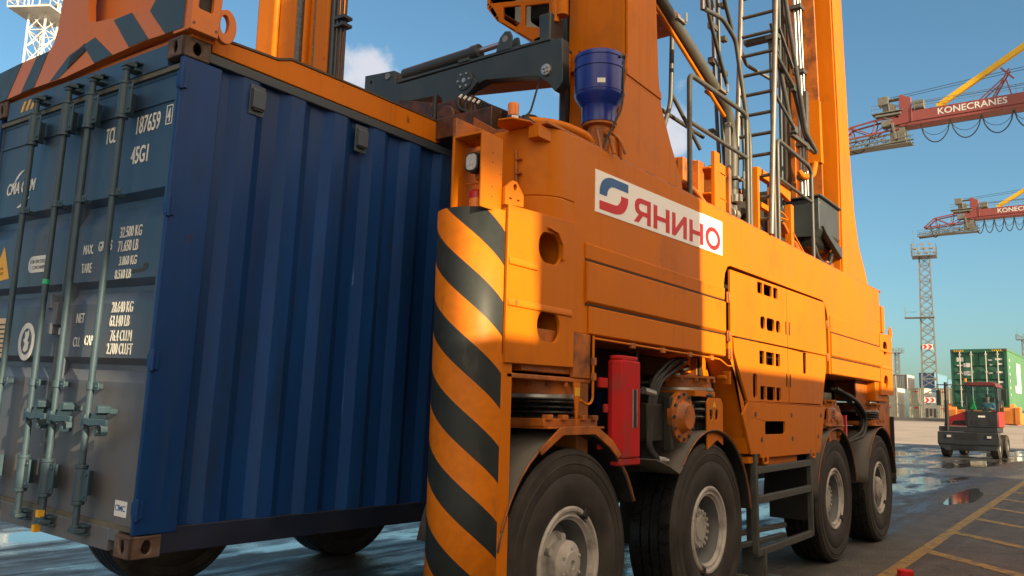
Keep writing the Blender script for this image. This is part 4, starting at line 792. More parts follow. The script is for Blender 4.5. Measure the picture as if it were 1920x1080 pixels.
b.bar((8.60, 3.16, 4.33), (9.15, 3.16, 4.33), .07, .09); b.bar((8.62, 3.16, 3.98), (9.12, 3.16, 3.98), .05, .06); b.bar((9.15, 3.16, 4.36), (9.70, 3.16, 4.30), .05, .16); b.bar((8.6, 3.6, 4.3), (9.7, 3.6, 4.3), .05, .05)
part(b, 'pipe_frame', orange, 0.004)
b = MB(); b.tube([(8.30, 3.30, 3.64), (8.30, 3.30, 3.90)], .05, 14); b.tube([(8.28, 3.24, 3.92), (8.28, 3.24, 4.0)], .062, 14); b.cyl((8.22, 3.30, 3.80), (8.38, 3.30, 3.80), .07, n=14); part(b, 'pipe_joint', zinc, 0.003)
b = MB(); b.cyl((8.8, 3.35, 3.72), (9.0, 3.35, 3.72), .12, n=16); b.cyl((8.85, 3.4, 3.95), (8.95, 3.4, 3.95), .06, n=12); b.box(8.6, 9.6, 3.42, 3.60, 3.62, 4.15); b.box(9.75, 10.2, 3.35, 3.6, 3.62, 4.25); part(b, 'pump_unit', dark_in, 0.01)
b = MB()
for k in range(7): b.tube([(6.55+.04*k, 3.20+.02*k, 3.66), (6.75+.05*k, 3.16+.03*k, 3.80+.02*k), (7.05+.03*k, 3.14+.03*k, 3.74+.015*k), (7.28, 3.13+.03*k, 3.64)], .022, 8, .1)
for k in range(5): b.tube([(9.4+.05*k, 3.3, 4.05), (9.55+.03*k, 3.18+.02*k, 3.95-.03*k), (9.75+.04*k, 3.16, 3.78), (9.95+.1*k, 3.2, 3.66)], .018, 8, .08)
part(b, 'deck_hose', orange_dirty, smooth=60)
b = MB(); b.tube([(9.2, 3.2, 4.06), (9.45, 3.15, 4.04), (9.62, 3.14, 3.98), (9.4, 3.14, 3.96), (9.2, 3.2, 4.0)], .010, 6, .06); b.tube([(9.7, 3.12, 3.85), (10.1, 3.1, 3.63)], .010, 6); part(b, 'wire_loop', orange, smooth=60)
b = MB()
for k in range(6): b.bar((8.62, 3.50, 4.02+.045*k), (9.08, 3.50, 4.02+.045*k), .008)
for k in range(8): b.bar((8.64+.06*k, 3.50, 4.0), (8.64+.06*k, 3.50, 4.28), .008)
b.box(8.6, 9.1, 3.52, 3.53, 3.95, 4.30); part(b, 'mesh_screen', dark_in)
b = MB(); b.prism([(9.72, 4.3), (9.80, 4.42), (9.90, 4.42), (9.98, 4.2), (9.98, 3.7), (9.72, 3.7)], 3.40, 3.62, 'y'); part(b, 'hose_drum', black, 0.02)

# --- exhaust pipe running up to the column
b = MB(); b.tube([(8.35, 3.32, 3.85), (8.39, 3.32, 4.58), (8.22, 3.32, 4.95), (6.72, 3.32, 5.47), (5.2, 3.34, 6.0)], .066, 16, .28); ex = part(b, 'exhaust_pipe', mat('exhaust_grey', (0.060, 0.060, 0.052), 0.5, var=0.15, vs=6), smooth=60)
b = MB(); b.cyl((8.388, 3.32, 4.47), (8.39, 3.32, 4.56), .0672, n=16); b.cyl((8.36, 3.32, 4.08), (8.365, 3.32, 4.16), .0672, n=16); sub(b, 'tape_band', black, ex)
b = MB(); b.tube([(8.14, 3.31, 4.83), (6.65, 3.31, 5.36), (5.1, 3.31, 5.90)], .020, 8); sub(b, 'support_angle', orange, ex)
b = MB(); b.box(8.20, 8.25, 3.28, 3.33, 3.7, 4.78); sub(b, 'support_post', galv, ex)
b = MB()
for (x, z) in ((7.95, 5.03), (6.95, 5.40), (8.38, 4.20)): b.box(x-.09, x+.09, 3.23, 3.41, z-.012, z+.012); b.cyl((x+.06, 3.22, z), (x+.06, 3.22, z+.09), .012, n=6)
sub(b, 'clamp', galv, ex)

# --- ladder up to the top platform and the handrails
def yl(x, z): return x
b = MB(); B0, B1 = Vector((8.62, 3.40, 3.62)), Vector((9.02, 3.42, 7.2)); C0, C1 = Vector((8.62, 3.0, 3.62)), Vector((9.02, 3.01, 7.2))
b.tube([B0, B1], .030, 12); b.tube([C0, C1], .030, 12); lad = part(b, 'ladder', rail_bright, smooth=60)
b = MB()
for i in range(14):
    t = .05+i*.0685; b.cyl(B0.lerp(B1, t), C0.lerp(C1, t), .020, n=10)
sub(b, 'rung', rail_grey, lad)
b = MB(); b.tube([(8.98, 3.48, 6.02), (9.3, 3.5, 5.85), (9.55, 3.3, 5.72)], .022, 8, .05); b.box(8.95, 9.05, 3.0, 3.4, 5.95, 6.0); b.bar((9.0, 3.1, 5.95), (9.2, 3.12, 5.45), .06, .02); b.bar((9.05, 3.02, 6.1), (9.45, 3.0, 5.75), .03, .03); sub(b, 'ladder_bracket', rail_grey, lad)
def rail(pts, r=.024, nm='handrail', bend=.09):
    g = MB(); g.tube(pts, r, 10, bend); part(g, nm, rail_grey, smooth=60)
rail([(6.815, 3.1, 3.62), (6.815, 3.1, 4.79), (7.0, 3.1, 4.80), (8.12, 3.1, 4.83), (8.22, 3.1, 4.80), (8.23, 3.1, 3.62)])
rail([(6.82, 3.1, 4.34), (8.22, 3.1, 4.36)], .02)
rail([(8.97, 3.08, 3.62), (8.95, 3.08, 5.82), (9.05, 3.08, 5.84), (9.75, 3.08, 5.62)])
rail([(9.13, 3.09, 3.62), (9.13, 3.09, 4.82), (10.30, 3.1, 4.80), (10.40, 3.1, 4.74), (10.42, 3.1, 3.62)])
rail([(9.14, 3.1, 4.38), (10.41, 3.1, 4.36)], .02)
rail([(8.96, 3.08, 5.35), (9.75, 3.08, 5.10)], .02)
rail([(8.36, 3.12, 3.62), (8.36, 3.12, 4.6), (8.05, 3.14, 5.6), (7.75, 3.16, 5.72), (7.35, 3.18, 5.66)])
rail([(7.35, 3.2, 5.66), (7.34, 3.2, 6.95), (7.42, 3.2, 7.0), (7.9, 3.3, 6.45), (8.7, 3.44, 6.05)], .024, 'handrail', .12)
rail([(7.36, 3.2, 6.15), (7.75, 3.3, 5.75), (8.6, 3.46, 5.35)], .022)
rail([(7.05, 3.55, 3.62), (7.06, 3.55, 4.2), (7.30, 3.52, 4.75), (7.30, 3.5, 5.6)], .024, 'handrail', .1)
rail([(7.32, 3.52, 4.85), (7.95, 3.5, 4.45)], .02)
rail([(8.95, 3.45, 5.2), (9.15, 3.5, 5.1), (9.2, 3.5, 4.6), (9.0, 3.45, 4.0)], .022, 'handrail', .1)
rail([(6.3, 3.62, 4.72), (6.6, 3.62, 4.70), (8.3, 3.62, 4.70)], .022); rail([(6.62, 3.62, 3.62), (6.62, 3.62, 4.70)], .02)
rail([(9.2, 3.02, 6.75), (10.05, 3.05, 5.15), (10.85, 3.08, 5.75)][0:2]+[(10.55, 3.08, 5.05)], .028, 'ladder_brace', .02)
rail([(9.1, 3.12, 6.2), (9.75, 3.14, 5.2)], .028, 'ladder_brace')
b = MB(); b.bar((9.72, 3.12, 5.05), (10.6, 3.1, 5.05), .05, .05); b.box(9.70, 9.80, 3.06, 3.12, 5.58, 5.66); b.box(9.70, 9.80, 3.06, 3.12, 5.06, 5.14); b.bar((9.78, 3.1, 5.62), (10.25, 3.1, 5.10), .04); b.box(10.22, 10.30, 3.08, 3.12, 5.0, 5.75); part(b, 'brace_bracket', rail_grey, 0.004)
b = MB()
for k in range(8):
    y = 3.42+.018*(k % 4); x = 8.30+.035*k; b.tube([(x+.15, y, 3.62), (x, y+.02, 4.6), (x-.05, y+.04, 5.6), (x-.10, y+.05, 7.4)], .014+.004*(k % 3), 8, .2)
for z in (6.3, 5.9, 5.5, 5.15, 4.7, 4.3): b.box(8.16, 8.30, 3.44, 3.50, z-.03, z+.03); b.box(8.50, 8.58, 3.44, 3.50, z-.05, z)
part(b, 'hose_bundle', rail_grey, smooth=60)
b = MB(); b.tube([(8.2, 3.44, 6.1), (8.0, 3.44, 6.5), (7.92, 3.44, 7.2)], .02, 8, .1); part(b, 'hose_bundle', rail_grey, smooth=60)

# --- far side: beam and columns
b = MB(); b.prism([(4.40, 7.16), (13.46, 7.16), (13.46, 7.88), (4.40, 7.88)], 2.24, 3.60, 'z'); b.box(5.2, 12.6, 7.4, 7.88, 1.3, 2.24); part(b, 'chassis_beam', orange, 0.012)
b = MB(); b.box(5.16, 5.9, 6.98, 7.30, 3.60, 9.5); b.box(5.20, 5.9, 6.70, 6.98, 3.60, 9.5); b.box(5.28, 5.45, 6.40, 6.70, 3.60, 9.5); b.box(5.22, 5.3, 6.56, 6.62, 3.6, 9.5); b.box(5.24, 5.32, 6.24, 6.46, 3.60, 9.5); fc = part(b, 'column', orange, 0.03)
b = MB(); b.box(5.205, 5.275, 6.622, 6.69, 3.6, 9.5); b.box(5.27, 5.279, 6.475, 6.50, 3.6, 9.5); sub(b, 'hoist_chain', mat('chain_steel', (0.20, 0.18, 0.15), 0.5, metal=0.6, var=0.5, vs=60), fc)
b = MB(); b.box(5.26, 5.30, 6.19, 6.238, 3.6, 9.5); sub(b, 'guide_rail', dark_in, fc)
b = MB()
for k, r in ((0, .02), (1, .016), (2, .018), (3, .012)): b.tube([(5.25+.02*k, 6.17-.035*k, 3.6), (5.25+.02*k, 6.17-.035*k, 9.5)], r, 8)
for z in (5.5, 5.42): b.box(5.24, 5.36, 6.02, 6.20, z-.015, z+.015)
part(b, 'cable_run', steel_dark, smooth=60)
b = MB(); b.box(11.3, 12.0, 6.7, 7.3, 3.60, 9.5); part(b, 'column', orange, 0.03)
b = MB(); b.box(5.3, 12.2, 3.1, 3.7, 9.5, 10.2); b.box(5.3, 12.2, 6.6, 7.3, 9.5, 10.2); b.box(5.3, 6.0, 3.7, 6.3, 9.5, 10.2); b.box(11.3, 12.0, 3.7, 6.3, 9.5, 10.2); part(b, 'top_frame', orange, 0.02)

# ------------------------------------------------------------------ blue container hanging in the carrier
rv = Vector((0.02653622, 0.00595721, -0.00466442)); RCQ = Matrix.Rotation(rv.length, 3, rv.normalized()).to_euler()
CLOC = (2.517, 4.332, 0.885)
LEN, WID, HT = 12.19, 2.44, 2.92
cont = thing('shipping_container', 'large dark blue container with weathered doors hanging under the spreader', 'container', CLOC, RCQ)
SPLIT = 1.11
part_c = lambda mb, n, m, bev=0.0, sm=35: mb.build(n, m, cont, bev, sm)
# end posts, header and sill
b = MB(); b.prism([(0.012, .004), (.27, .004), (.27, .05), (.06, .05), (.06, .036), (.012, .036)], .125, 2.80, 'z'); b.box(.012, .27, WID-.07, WID-.004, .125, 2.80); b.box(LEN-.2, LEN-.01, .004, .07, .125, 2.8); b.box(LEN-.2, LEN-.01, WID-.07, WID-.004, .125, 2.8)
part_c(b, 'corner_post', cblue, 0.006)
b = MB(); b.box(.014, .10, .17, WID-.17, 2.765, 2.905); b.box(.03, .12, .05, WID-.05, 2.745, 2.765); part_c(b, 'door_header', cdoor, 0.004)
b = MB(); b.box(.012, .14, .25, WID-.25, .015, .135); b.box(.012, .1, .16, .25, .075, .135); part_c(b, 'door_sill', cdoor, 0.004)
b = MB(); b.prism([(.008, .015), (.055, .015), (.055, .035), (.02, .035), (.02, .14), (.055, .14), (.055, .155), (.008, .155)], .17, LEN-.17, 'x', mtx=None); part_c(b, 'bottom_rail', mat('shaded_navy_paint', (0.004, 0.010, 0.034), 0.6, var=0.3, vs=4, dirt=(0.012, 0.014, 0.02), damt=0.6, ds=6), 0.003)  # the channel's shadow is put into a darker navy
b = MB(); b.box(.17, LEN-.17, .006, .066, 2.815, 2.875); b.box(.17, LEN-.17, WID-.066, WID-.006, 2.815, 2.875); b.box(.1, LEN-.1, WID-.06, WID-.01, .02, .155); part_c(b, 'top_rail', mat('worn_rail_blue', (0.028, 0.042, 0.065), 0.55, var=0.3, vs=5, stretch=(.3, 1, 1)), 0.006)
# corrugated side walls
def corr(y, sgn):
    pts = [(.27, y+sgn*.036), (.352, y+sgn*.036)]; x = .428
    while x < LEN-.45:
        pts += [(x, y), (x+.11, y), (x+.182, y+sgn*.036), (x+.294, y+sgn*.036)]; x += .366
    pts.append((LEN-.2, y)); return pts
for y, s_, nm in ((.014, 1, 'side_wall'), (WID-.014, -1, 'side_wall')):
    pts = corr(y, s_); k = len(pts); b = MB(); b.add([(p[0], p[1], .15) for p in pts]+[(p[0], p[1], 2.82) for p in pts], [(i, i+1, k+i+1, k+i) for i in range(k-1)]); part_c(b, nm, cblue, 0, 20)
b = MB(); b.box(.1, LEN-.1, .06, WID-.06, 2.83, 2.85); b.box(.1, LEN-.1, .06, WID-.06, .09, .12); b.box(LEN-.08, LEN-.04, .06, WID-.06, .1, 2.83); part_c(b, 'roof', cblue)
b = MB()
for i in range(28): b.box(.3+i*.42, .36+i*.42, .06, WID-.06, .02, .09)
part_c(b, 'floor_beam', cblue)
# vents on the side wall
vent_grey = mat('faded_vent_plastic', (0.045, 0.065, 0.095), 0.6, var=0.2, vs=12)
for x in (.53, 1.40):
    b = MB(); b.prism([(.014, 2.63), (-.018, 2.64), (-.018, 2.75), (.014, 2.775)], x-.045, x+.045, 'x'); b.box(x-.055, x+.055, .006, .013, 2.60, 2.79); v = part_c(b, 'side_vent', vent_grey, 0.003)
    b = MB(); b.box(x-.035, x+.035, -.012, .01, 2.628, 2.636); v2 = b.build('vent_opening', black, v)
# corner castings with oval holes
def casting(x, y, z, sx=1, sy=1):
    g = MB(); w, d, h = .18, .165, .12
    g.prism([(x, z), (x+sx*w, z), (x+sx*w, z+h), (x, z+h)], y, y+sy*.02, 'y', [ellipse(x+sx*.095, z+h/2, .028, .038, 16)])
    g.prism([(y, z), (y+sy*d, z), (y+sy*d, z+h), (y, z+h)], x+sx*.0, x+sx*.02, 'x', [ellipse(y+sy*.085, z+h/2, .025, .038, 16)])
    g.box(x+sx*.02, x+sx*w, y+sy*d-sy*.02, y+sy*d, z, z+h); g.box(x+sx*w-sx*.02, x+sx*w, y+sy*.02, y+sy*d-sy*.02, z, z+h); g.box(x+sx*.02, x+sx*(w-.02), y+sy*.02, y+sy*(d-.02), z+h-.02, z+h); g.box(x+sx*.02, x+sx*(w-.02), y+sy*.02, y+sy*(d-.02), z, z+.02)
    part_c(g, 'corner_casting', rust, 0.007)
for z in (0, HT-.118): casting(0, 0, z); casting(0, WID, z, 1, -1)
# doors with pressed horizontal channels
def door(y0, y1, m):
    prof = [(.045, .15), (.045, .72), (.045, .93), (.090, 1.00), (.090, 1.03), (.045, 1.068), (.045, 1.39), (.090, 1.46), (.090, 1.49), (.045, 1.53), (.045, 1.88), (.090, 1.97), (.090, 2.01), (.045, 2.05), (.045, 2.73)]
    g = MB(); n_ = len(prof); g.add([(p[0], y0+.045, p[1]) for p in prof]+[(p[0], y1-.045, p[1]) for p in prof], [(i, i+1, n_+i+1, n_+i) for i in range(n_-1)])
    for a_, c_ in ((y0, y0+.045), (y1-.045, y1)): g.box(.036, .095, a_, c_, .145, 2.735)
    g.box(.04, .095, y0+.045, y1-.045, .145, .165); g.box(.04, .095, y0+.045, y1-.045, 2.715, 2.735); g.box(.036, .044, y0+.045, y1-.045, 2.56, 2.572)
    return part_c(g, 'door', m, 0, 25)
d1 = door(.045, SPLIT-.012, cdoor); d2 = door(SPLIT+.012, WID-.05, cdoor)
b = MB(); b.box(.028, .05, SPLIT-.03, SPLIT+.03, .14, 2.74); b.box(.03, .05, .02, .045, .14, 2.74); part_c(b, 'door_gasket', gasket)
b = MB(); b.box(.022, .05, .05, WID-.05, .135, .16); b.box(.022, .05, .05, WID-.05, 2.735, 2.765); part_c(b, 'door_seal', dusty)
# locking bars, brackets, cams and handles
def bar(y, d, handle):
    g = MB(); X = -.055; g.tube([(X, y, .11), (X, y, 2.80)], .019, 14); br = g.build('locking_bar', cbar, d)
    g = MB()
    for z0, z1 in ((.26, .44), (2.50, 2.69)):
        g.cut() if g.v else None; g.cyl((X, y, z0), (X, y, z1), .033, n=16); g.box(X-.005, X+.007, y-.088, y, z0+.005, z1-.005); g.box(X+.007, .04, y+.045, y+.06, z0+.02, z1-.02); g.box(X+.005, X+.012, y, y+.06, z0+.02, z1-.02)
        for zz in (z0+.03, z1-.03): g.cyl((X-.005, y-.07, zz), (X-.014, y-.07, zz), .009, n=8)
        g.cyl((X, y, z1), (X, y, z1+.02), .036, n=16); g.cyl((X, y, z0-.02), (X, y, z0), .036, n=16)
    for z in (.90, 2.03):
        g.cut(); g.cyl((X, y, z-.022), (X, y, z+.022), .026, n=14); g.box(X-.004, X+.004, y-.085, y, z-.022, z+.022); g.box(X, .04, y+.04, y+.055, z-.015, z+.015); g.box(X-.002, X+.008, y, y+.05, z-.015, z+.015)
        g.cyl((X-.004, y-.068, z), (X-.012, y-.068, z), .008, n=8)
    g.build('bar_bracket', cbar, br, 0.003)
    g = MB()
    for z, s_ in ((2.81, 1), (.10, -1)):
        g.cut() if g.v else None; g.cyl((X, y, z-.03*s_), (X, y, z+.012*s_), .027, n=12); g.prism([(X-.03, y-.04), (X+.03, y-.055), (X+.05, y-.01), (X+.03, y+.035), (X-.03, y+.025)], z-.012, z+.012, 'z'); g.box(-.035, .014, y-.05, y+.04, z-.03, z-.015); g.box(-.035, .014, y-.05, y+.04, z+.018, z+.03)
    g.build('cam', gasket if False else cbar, br, 0.003)
    if handle:
        g = MB(); z = .70; g.box(X-.028, X+.02, y-.022, y+.022, z-.035, z+.04)
        g.prism([(y-.02, z-.012), (y-.10, z-.020), (y-.20, z-.010), (y-.27, z-.012), (y-.275, z+.022), (y-.20, z+.024), (y-.12, z+.020), (y-.02, z+.022)], X-.036, X-.022, 'x')
        g.prism([(y-.10, z+.0), (y-.14, z+.05), (y-.165, z+.055), (y-.17, z+.09), (y-.14, z+.10), (y-.13, z+.06), (y-.09, z+.03)], X-.03, -.01, 'x'); g.box(X, .04, y-.150, y-.140, z+.05, z+.08)
        g.prism([(y-.15, z-.01), (y-.16, z-.05), (y-.14, z-.075), (y-.12, z-.05)], X-.02, -.01, 'x')
        g.build('handle', cbar, br, 0.003)
    return br
bar(.487, d1, True); bar(.885, d1, True); b3 = bar(1.195, d2, True); bar(1.645, d2, False)
b = MB(); b.cyl((-.055, 1.195, 1.515), (-.055, 1.195, 1.545), .021, n=14); b.build('green_tape', green_tape, b3)
b = MB(); b.box(-.085, -.05, .885-.02, .885+.015, .125, .165); b.box(-.085, -.05, .90-.02, .90+.02, -.0, .04) if False else b.box(-.08, -.045, .905, .94, .035, .075); b.build('seal', yellow_m, d1)
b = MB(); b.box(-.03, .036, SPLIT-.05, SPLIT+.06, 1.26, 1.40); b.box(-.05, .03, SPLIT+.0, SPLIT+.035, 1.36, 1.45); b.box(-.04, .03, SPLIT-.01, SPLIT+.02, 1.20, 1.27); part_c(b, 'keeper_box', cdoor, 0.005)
# hinges on the corner post
for z in (2.66, 1.92, 1.06, .26):
    b = MB(); b.cyl((.016, .0, z-.06), (.016, .0, z+.06), .014, n=12); b.box(.0, .05, -.010, .02, z-.05, z+.05); b.prism([(.02, z-.05), (.075, z-.035), (.075, z+.035), (.02, z+.05)], .026, .034, 'x'); part_c(b, 'hinge', cblue, 0.003)
# lettering on the doors
u_, v_ = (0, -1, 0), (0, 0, 1)
def PJ(y, z, x=.042): return (y+x*(4.33+y)/2.52, z+x*(z-.855)/2.52)
def T(g, s_, y, z, size, sx=.62, bold=.0, shear=0.0, x=.042):
    y, z = PJ(y, z); g.cut() if g.v else None; g.text(s_, size, (x, y, z), u_, v_, sx, bold, shear)
g = MB()
T(g, 'TCL', .760, 2.372, .105, .47, .003); T(g, '187659', .425, 2.385, .112, .60, .003); T(g, '4', .085, 2.41, .085, .6, .003); T(g, '45G1', .435, 2.205, .108, .62, .008)
T(g, 'MAX.', .875, 1.69, .062, .62, .003); T(g, 'GROSS', .695, 1.70, .062, .62, .003); T(g, '32.500 KG', .462, 1.765, .068, .60, .003); T(g, '71.650 LB', .468, 1.682, .068, .60, .006)
T(g, 'TARE', .872, 1.575, .062, .62, .003); T(g, '3.860 KG', .438, 1.600, .056, .66, .006)
T(g, 'NET', .862, 1.27, .062, .62, .003); T(g, '28.640 KG', .462, 1.325, .066, .60, .003); T(g, '63.140 LB', .468, 1.245, .066, .60, .006)
T(g, 'CU.', .870, 1.125, .062, .62, .003); T(g, 'CAP.', .735, 1.135, .062, .62, .003); T(g, '76.4 CU.M', .445, 1.16, .066, .60, .003); T(g, '2.700 CU.FT', .468, 1.085, .066, .60, .006)
T(g, '8.510 LB', .468, 1.522, .056, .66, .006)
g.cut(); fr = [(.10, 2.395), (.035, 2.395), (.035, 2.51), (.10, 2.51)]; g.prism([PJ(*q) for q in fr], .0425, .0445, 'x', [[PJ(*q) for q in [(.094, 2.401), (.041, 2.401), (.041, 2.504), (.094, 2.504)]]])
g.build('lettering', letter_m, d1)
g = MB(); T(g, 'CMA CGM', 2.085, 2.185, .088, .78, .008, .18)
def arc(cy, cz, ry, rz, a0, a1, w0, n_=14):
    o, i_ = [], []
    for k in range(n_+1):
        a = R(a0+(a1-a0)*k/n_); w = w0*math.sin(math.pi*(k+.6)/(n_+1.2)); o.append((cy-ry*math.cos(a), cz+rz*math.sin(a))); i_.append((cy-(ry-w)*math.cos(a), cz+(rz-w)*math.sin(a)))
    return o+i_[::-1]
g.cut(); g.prism([PJ(*q) for q in arc(1.83, 2.22, .16, .13, 95, 165, .022)], .0425, .0445, 'x'); g.cut(); g.prism([PJ(*q) for q in arc(1.86, 2.21, .17, .13, -100, -30, .03)], .0425, .0445, 'x')
g.build('lettering', letter_m, d2)
g = MB(); g.prism([PJ(*q) for q in [(2.16, 1.565), (1.87, 1.585), (2.0, 1.815)]], .0425, .044, 'x'); w_ = g.build('warning_triangle', yellow_m, d2)
g = MB(); T(g, 'SUPER', 2.05, 1.65, .022, .9, .002, x=.0425); T(g, 'HEAVY', 2.05, 1.615, .022, .9, .002, x=.0425); g.build('lettering', worn_yellow, w_)
g = MB(); g.prism([PJ(*q) for q in rrect(1.28, 1.60, 1.61, 1.72, .05)], .0425, .044, 'x'); p_ = g.build('steel_plate', letter_m, d2)
g = MB(); T(g, 'COR-TEN STEEL', 1.575, 1.672, .024, .9, .002, x=.0425); T(g, 'CONTAINER', 1.535, 1.632, .024, .95, .002, x=.0425); g.build('lettering', steel_dark, p_)
g = MB(); g.prism(ellipse(1.59, 1.16, .115, .125, 36), .0425, .044, 'x', [ellipse(1.59, 1.16, .075, .088, 30)]); 
g.prism([(y_+.10, z_+.005) for y_, z_ in [(1.53, 1.10), (1.50, 1.085), (1.46, 1.10), (1.455, 1.15), (1.475, 1.16), (1.46, 1.20), (1.47, 1.235), (1.50, 1.215), (1.52, 1.225), (1.515, 1.18), (1.535, 1.165), (1.51, 1.14)]], .0425, .044, 'x'); g.build('class_emblem', letter_m, d2)
g = MB(); g.box(.038, .0435, 1.86, 2.06, 1.05, 1.32); s0 = g.build('data_plate', cream, d2)
g = MB()
for k in range(7): g.box(.0365, .0378, 1.88, 2.04-.02*(k % 3), 1.08+.032*k, 1.09+.032*k)
g.build('engraved_line', gasket, s0)
g = MB(); g.box(.0425, .044, .145, .27, .20, .285); s1 = g.build('maker_label', letter_m, d1)
g = MB(); T(g, 'CIMC', .19, .24, .034, .95, .006, 0, .0425); g.build('lettering', sign_blue, s1)
g = MB()
for k in range(4): y = 2.06-.075*k; g.prism([(y, 2.80), (y-.035, 2.80), (y-.075, 2.875), (y-.04, 2.875)], .0125, .0145, 'x')
g.build('header_stripe', yellow_m, cont)
# tape scuffs beside the weights
g = MB(); g.prism([(.47, 1.86), (.30, 1.875), (.10, 1.87), (.12, 1.845), (.25, 1.83), (.34, 1.80), (.47, 1.815)], .0435, .0445, 'x') if False else g.prism([(y_+.08, z_+.01) for y_, z_ in [(.42, 1.545), (.16, 1.555), (.115, 1.575), (.115, 1.605), (.16, 1.60), (.17, 1.575), (.30, 1.568)]], .0435, .0445, 'x'); g.build('tape_scuff', gasket, d1)

# ------------------------------------------------------------------ spreader on the container's top corners
spr = thing('container_spreader', 'orange lifting spreader with dark slanting stripes clamped on the blue container top', 'spreader', CLOC, RCQ)
SB = 2.955
top = [(-.02, SB), (-.02, 3.03), (.38, 3.155), (1.08, 3.245), (1.16, 3.262), (1.195, 3.30), (1.215, 3.43), (1.22, 4.2), (1.575, 4.2), (1.585, 3.50), (1.60, 3.32), (1.63, 3.24), (1.68, 3.19), (1.86, 3.16), (2.10, 3.10), (2.44, 3.02), (2.44, SB)]
# the hanger continues up at mid-width; the outline mirrors on the far half
pl = [(.0, 2.96), (.0, 3.03), (.385, 3.155), (1.06, 3.245), (1.15, 3.262), (1.19, 3.30), (1.21, 3.43), (1.215, 4.3), (1.58, 4.3), (1.583, 3.52), (1.60, 3.32), (1.64, 3.22), (1.69, 3.18), (2.11, 3.18), (2.48, 3.168), (2.47, 2.90)]
def edge_low(y): return 2.975-.033*max(0, y-.8)
b = MB()
b.prism([(.0, 2.960), (.38, 2.973), (.80, 2.962), (1.40, 2.935), (1.9, 2.945), (2.49, 2.930), (2.49, 3.168), (2.11, 3.18), (1.69, 3.18), (1.64, 3.22), (1.60, 3.32), (1.583, 3.52), (1.58, 4.3), (.30, 4.3), (.24, 3.27), (.0, 3.25)], .0, .05, 'x', [[(1.20, 3.40), (1.17, 3.28), (1.08, 3.245), (.40, 3.17), (.42, 4.2), (1.21, 4.2)], [(1.36, 3.08), (1.18, 3.125), (1.15, 3.09), (1.40, 2.99)]])
b.m = 1
def band(pts, h=()): b.prism(pts, -.003, -.0005, 'x', h)
band([(.385, 2.975), (.605, 2.972), (.83, 3.20), (.615, 3.198)]); band([(.02, 2.962), (.20, 2.966), (.40, 3.155), (.30, 3.268), (.02, 3.248)])
band([(.80, 2.965), (1.02, 2.953), (1.15, 3.07), (1.38, 2.985), (1.50, 2.945), (1.62, 2.945), (1.38, 3.082), (1.05, 3.135)])
band([(1.86, 2.947), (2.06, 2.942), (1.87, 3.178), (1.70, 3.178)]); band([(2.29, 2.935), (2.49, 2.932), (2.49, 3.166), (2.10, 3.178)])
eb = b.build('end_beam', [orange_red, stripe_blue], spr, 0.0)
b = MB(); b.box(.05, .17, 0.02, 2.44, 3.02, 3.15); b.box(.12, .35, .30, 1.58, 3.15, 4.2); b.box(.05, .20, .0, 2.44, 2.925, 2.955); sub_ = b.build('beam_body', orange_red, eb, 0.006)
b = MB(); b.prism([(1.345, 3.068), (1.19, 3.103), (1.155, 3.075), (1.16, 3.062), (1.385, 2.985)], -.006, -.0035, 'x'); b.build('recess', dark_in, eb)  # dark plate on the face, painted for the shade inside the hole
# corner block with guide ring
b = MB(); b.prism([(.0, 2.945), (.0, 3.25), (.14, 3.27), (.19, 3.20), (.18, 2.945)], -.055, .0, 'y', [rrect(.04, .135, 3.08, 3.19, .015)]); b.box(.0, .20, .001, .12, 2.945, 3.2); cb_ = b.build('corner_block', orange_red, spr, 0.006)
b = MB(); b.box(.035, .14, -.03, -.002, 3.075, 3.195); b.build('slot', dark_in, cb_)
b = MB()
for p in ((.02, 2.985), (.165, 2.985), (.15, 3.235), (.02, 3.22)): b.cyl((p[0], -.058, p[1]), (p[0], -.054, p[1]), .008, n=10)
b.build('bolt', steel_dark, cb_)
b = MB(); pts = []
for i in range(25): a = R(200-400*i/24*.80); pts.append((.235+.062*math.cos(a), -.03, 3.06+.085*math.sin(a)))
b.prism(ellipse(.235, 3.045, .068, .105, 28), -.048, -.012, 'y', [ellipse(.222, 3.055, .030, .058, 20)]); b.build('guide_ring', orange_red, cb_, 0.006)
# long side plate with rounded end lying on the container top
b = MB(); o = [(.22, 2.905), (2.22, 2.905), (2.29, 2.93), (2.29, 3.02), (2.265, 3.06), (2.21, 3.075), (1.40, 3.07), (.80, 3.062), (.70, 3.025), (.22, 3.0)]
b.prism(o, .06, .09, 'y'); b.box(.3, 2.24, .09, .5, 2.90, 2.99); sp = b.build('side_plate', orange, spr, 0.006)
b = MB(); b.prism([(.22, 3.002), (.70, 3.027), (.80, 3.064), (1.40, 3.072), (2.21, 3.077), (2.21, 3.088), (1.40, 3.084), (.79, 3.078), (.69, 3.040), (.22, 3.016)], .055, .36, 'y'); b.build('top_flange', mat('weathered_brown_top', (0.07, 0.045, 0.03), 0.7, var=0.3, vs=6), sp)
b = MB(); b.box(.4, 11.6, .95, 1.5, 3.0, 3.35); b.box(11.7, 12.1, .0, 2.44, 2.95, 3.2); b.box(2.3, 2.6, .3, 2.2, 2.93, 3.2); b.build('main_beam', orange_red, spr, 0.01)
b = MB()
for x in (.09, LEN-.09):
    for y in (.09, WID-.09): b.cyl((x, y, 2.80), (x, y, 2.96), .03, n=12)
b.build('twistlock', steel_dark, spr)

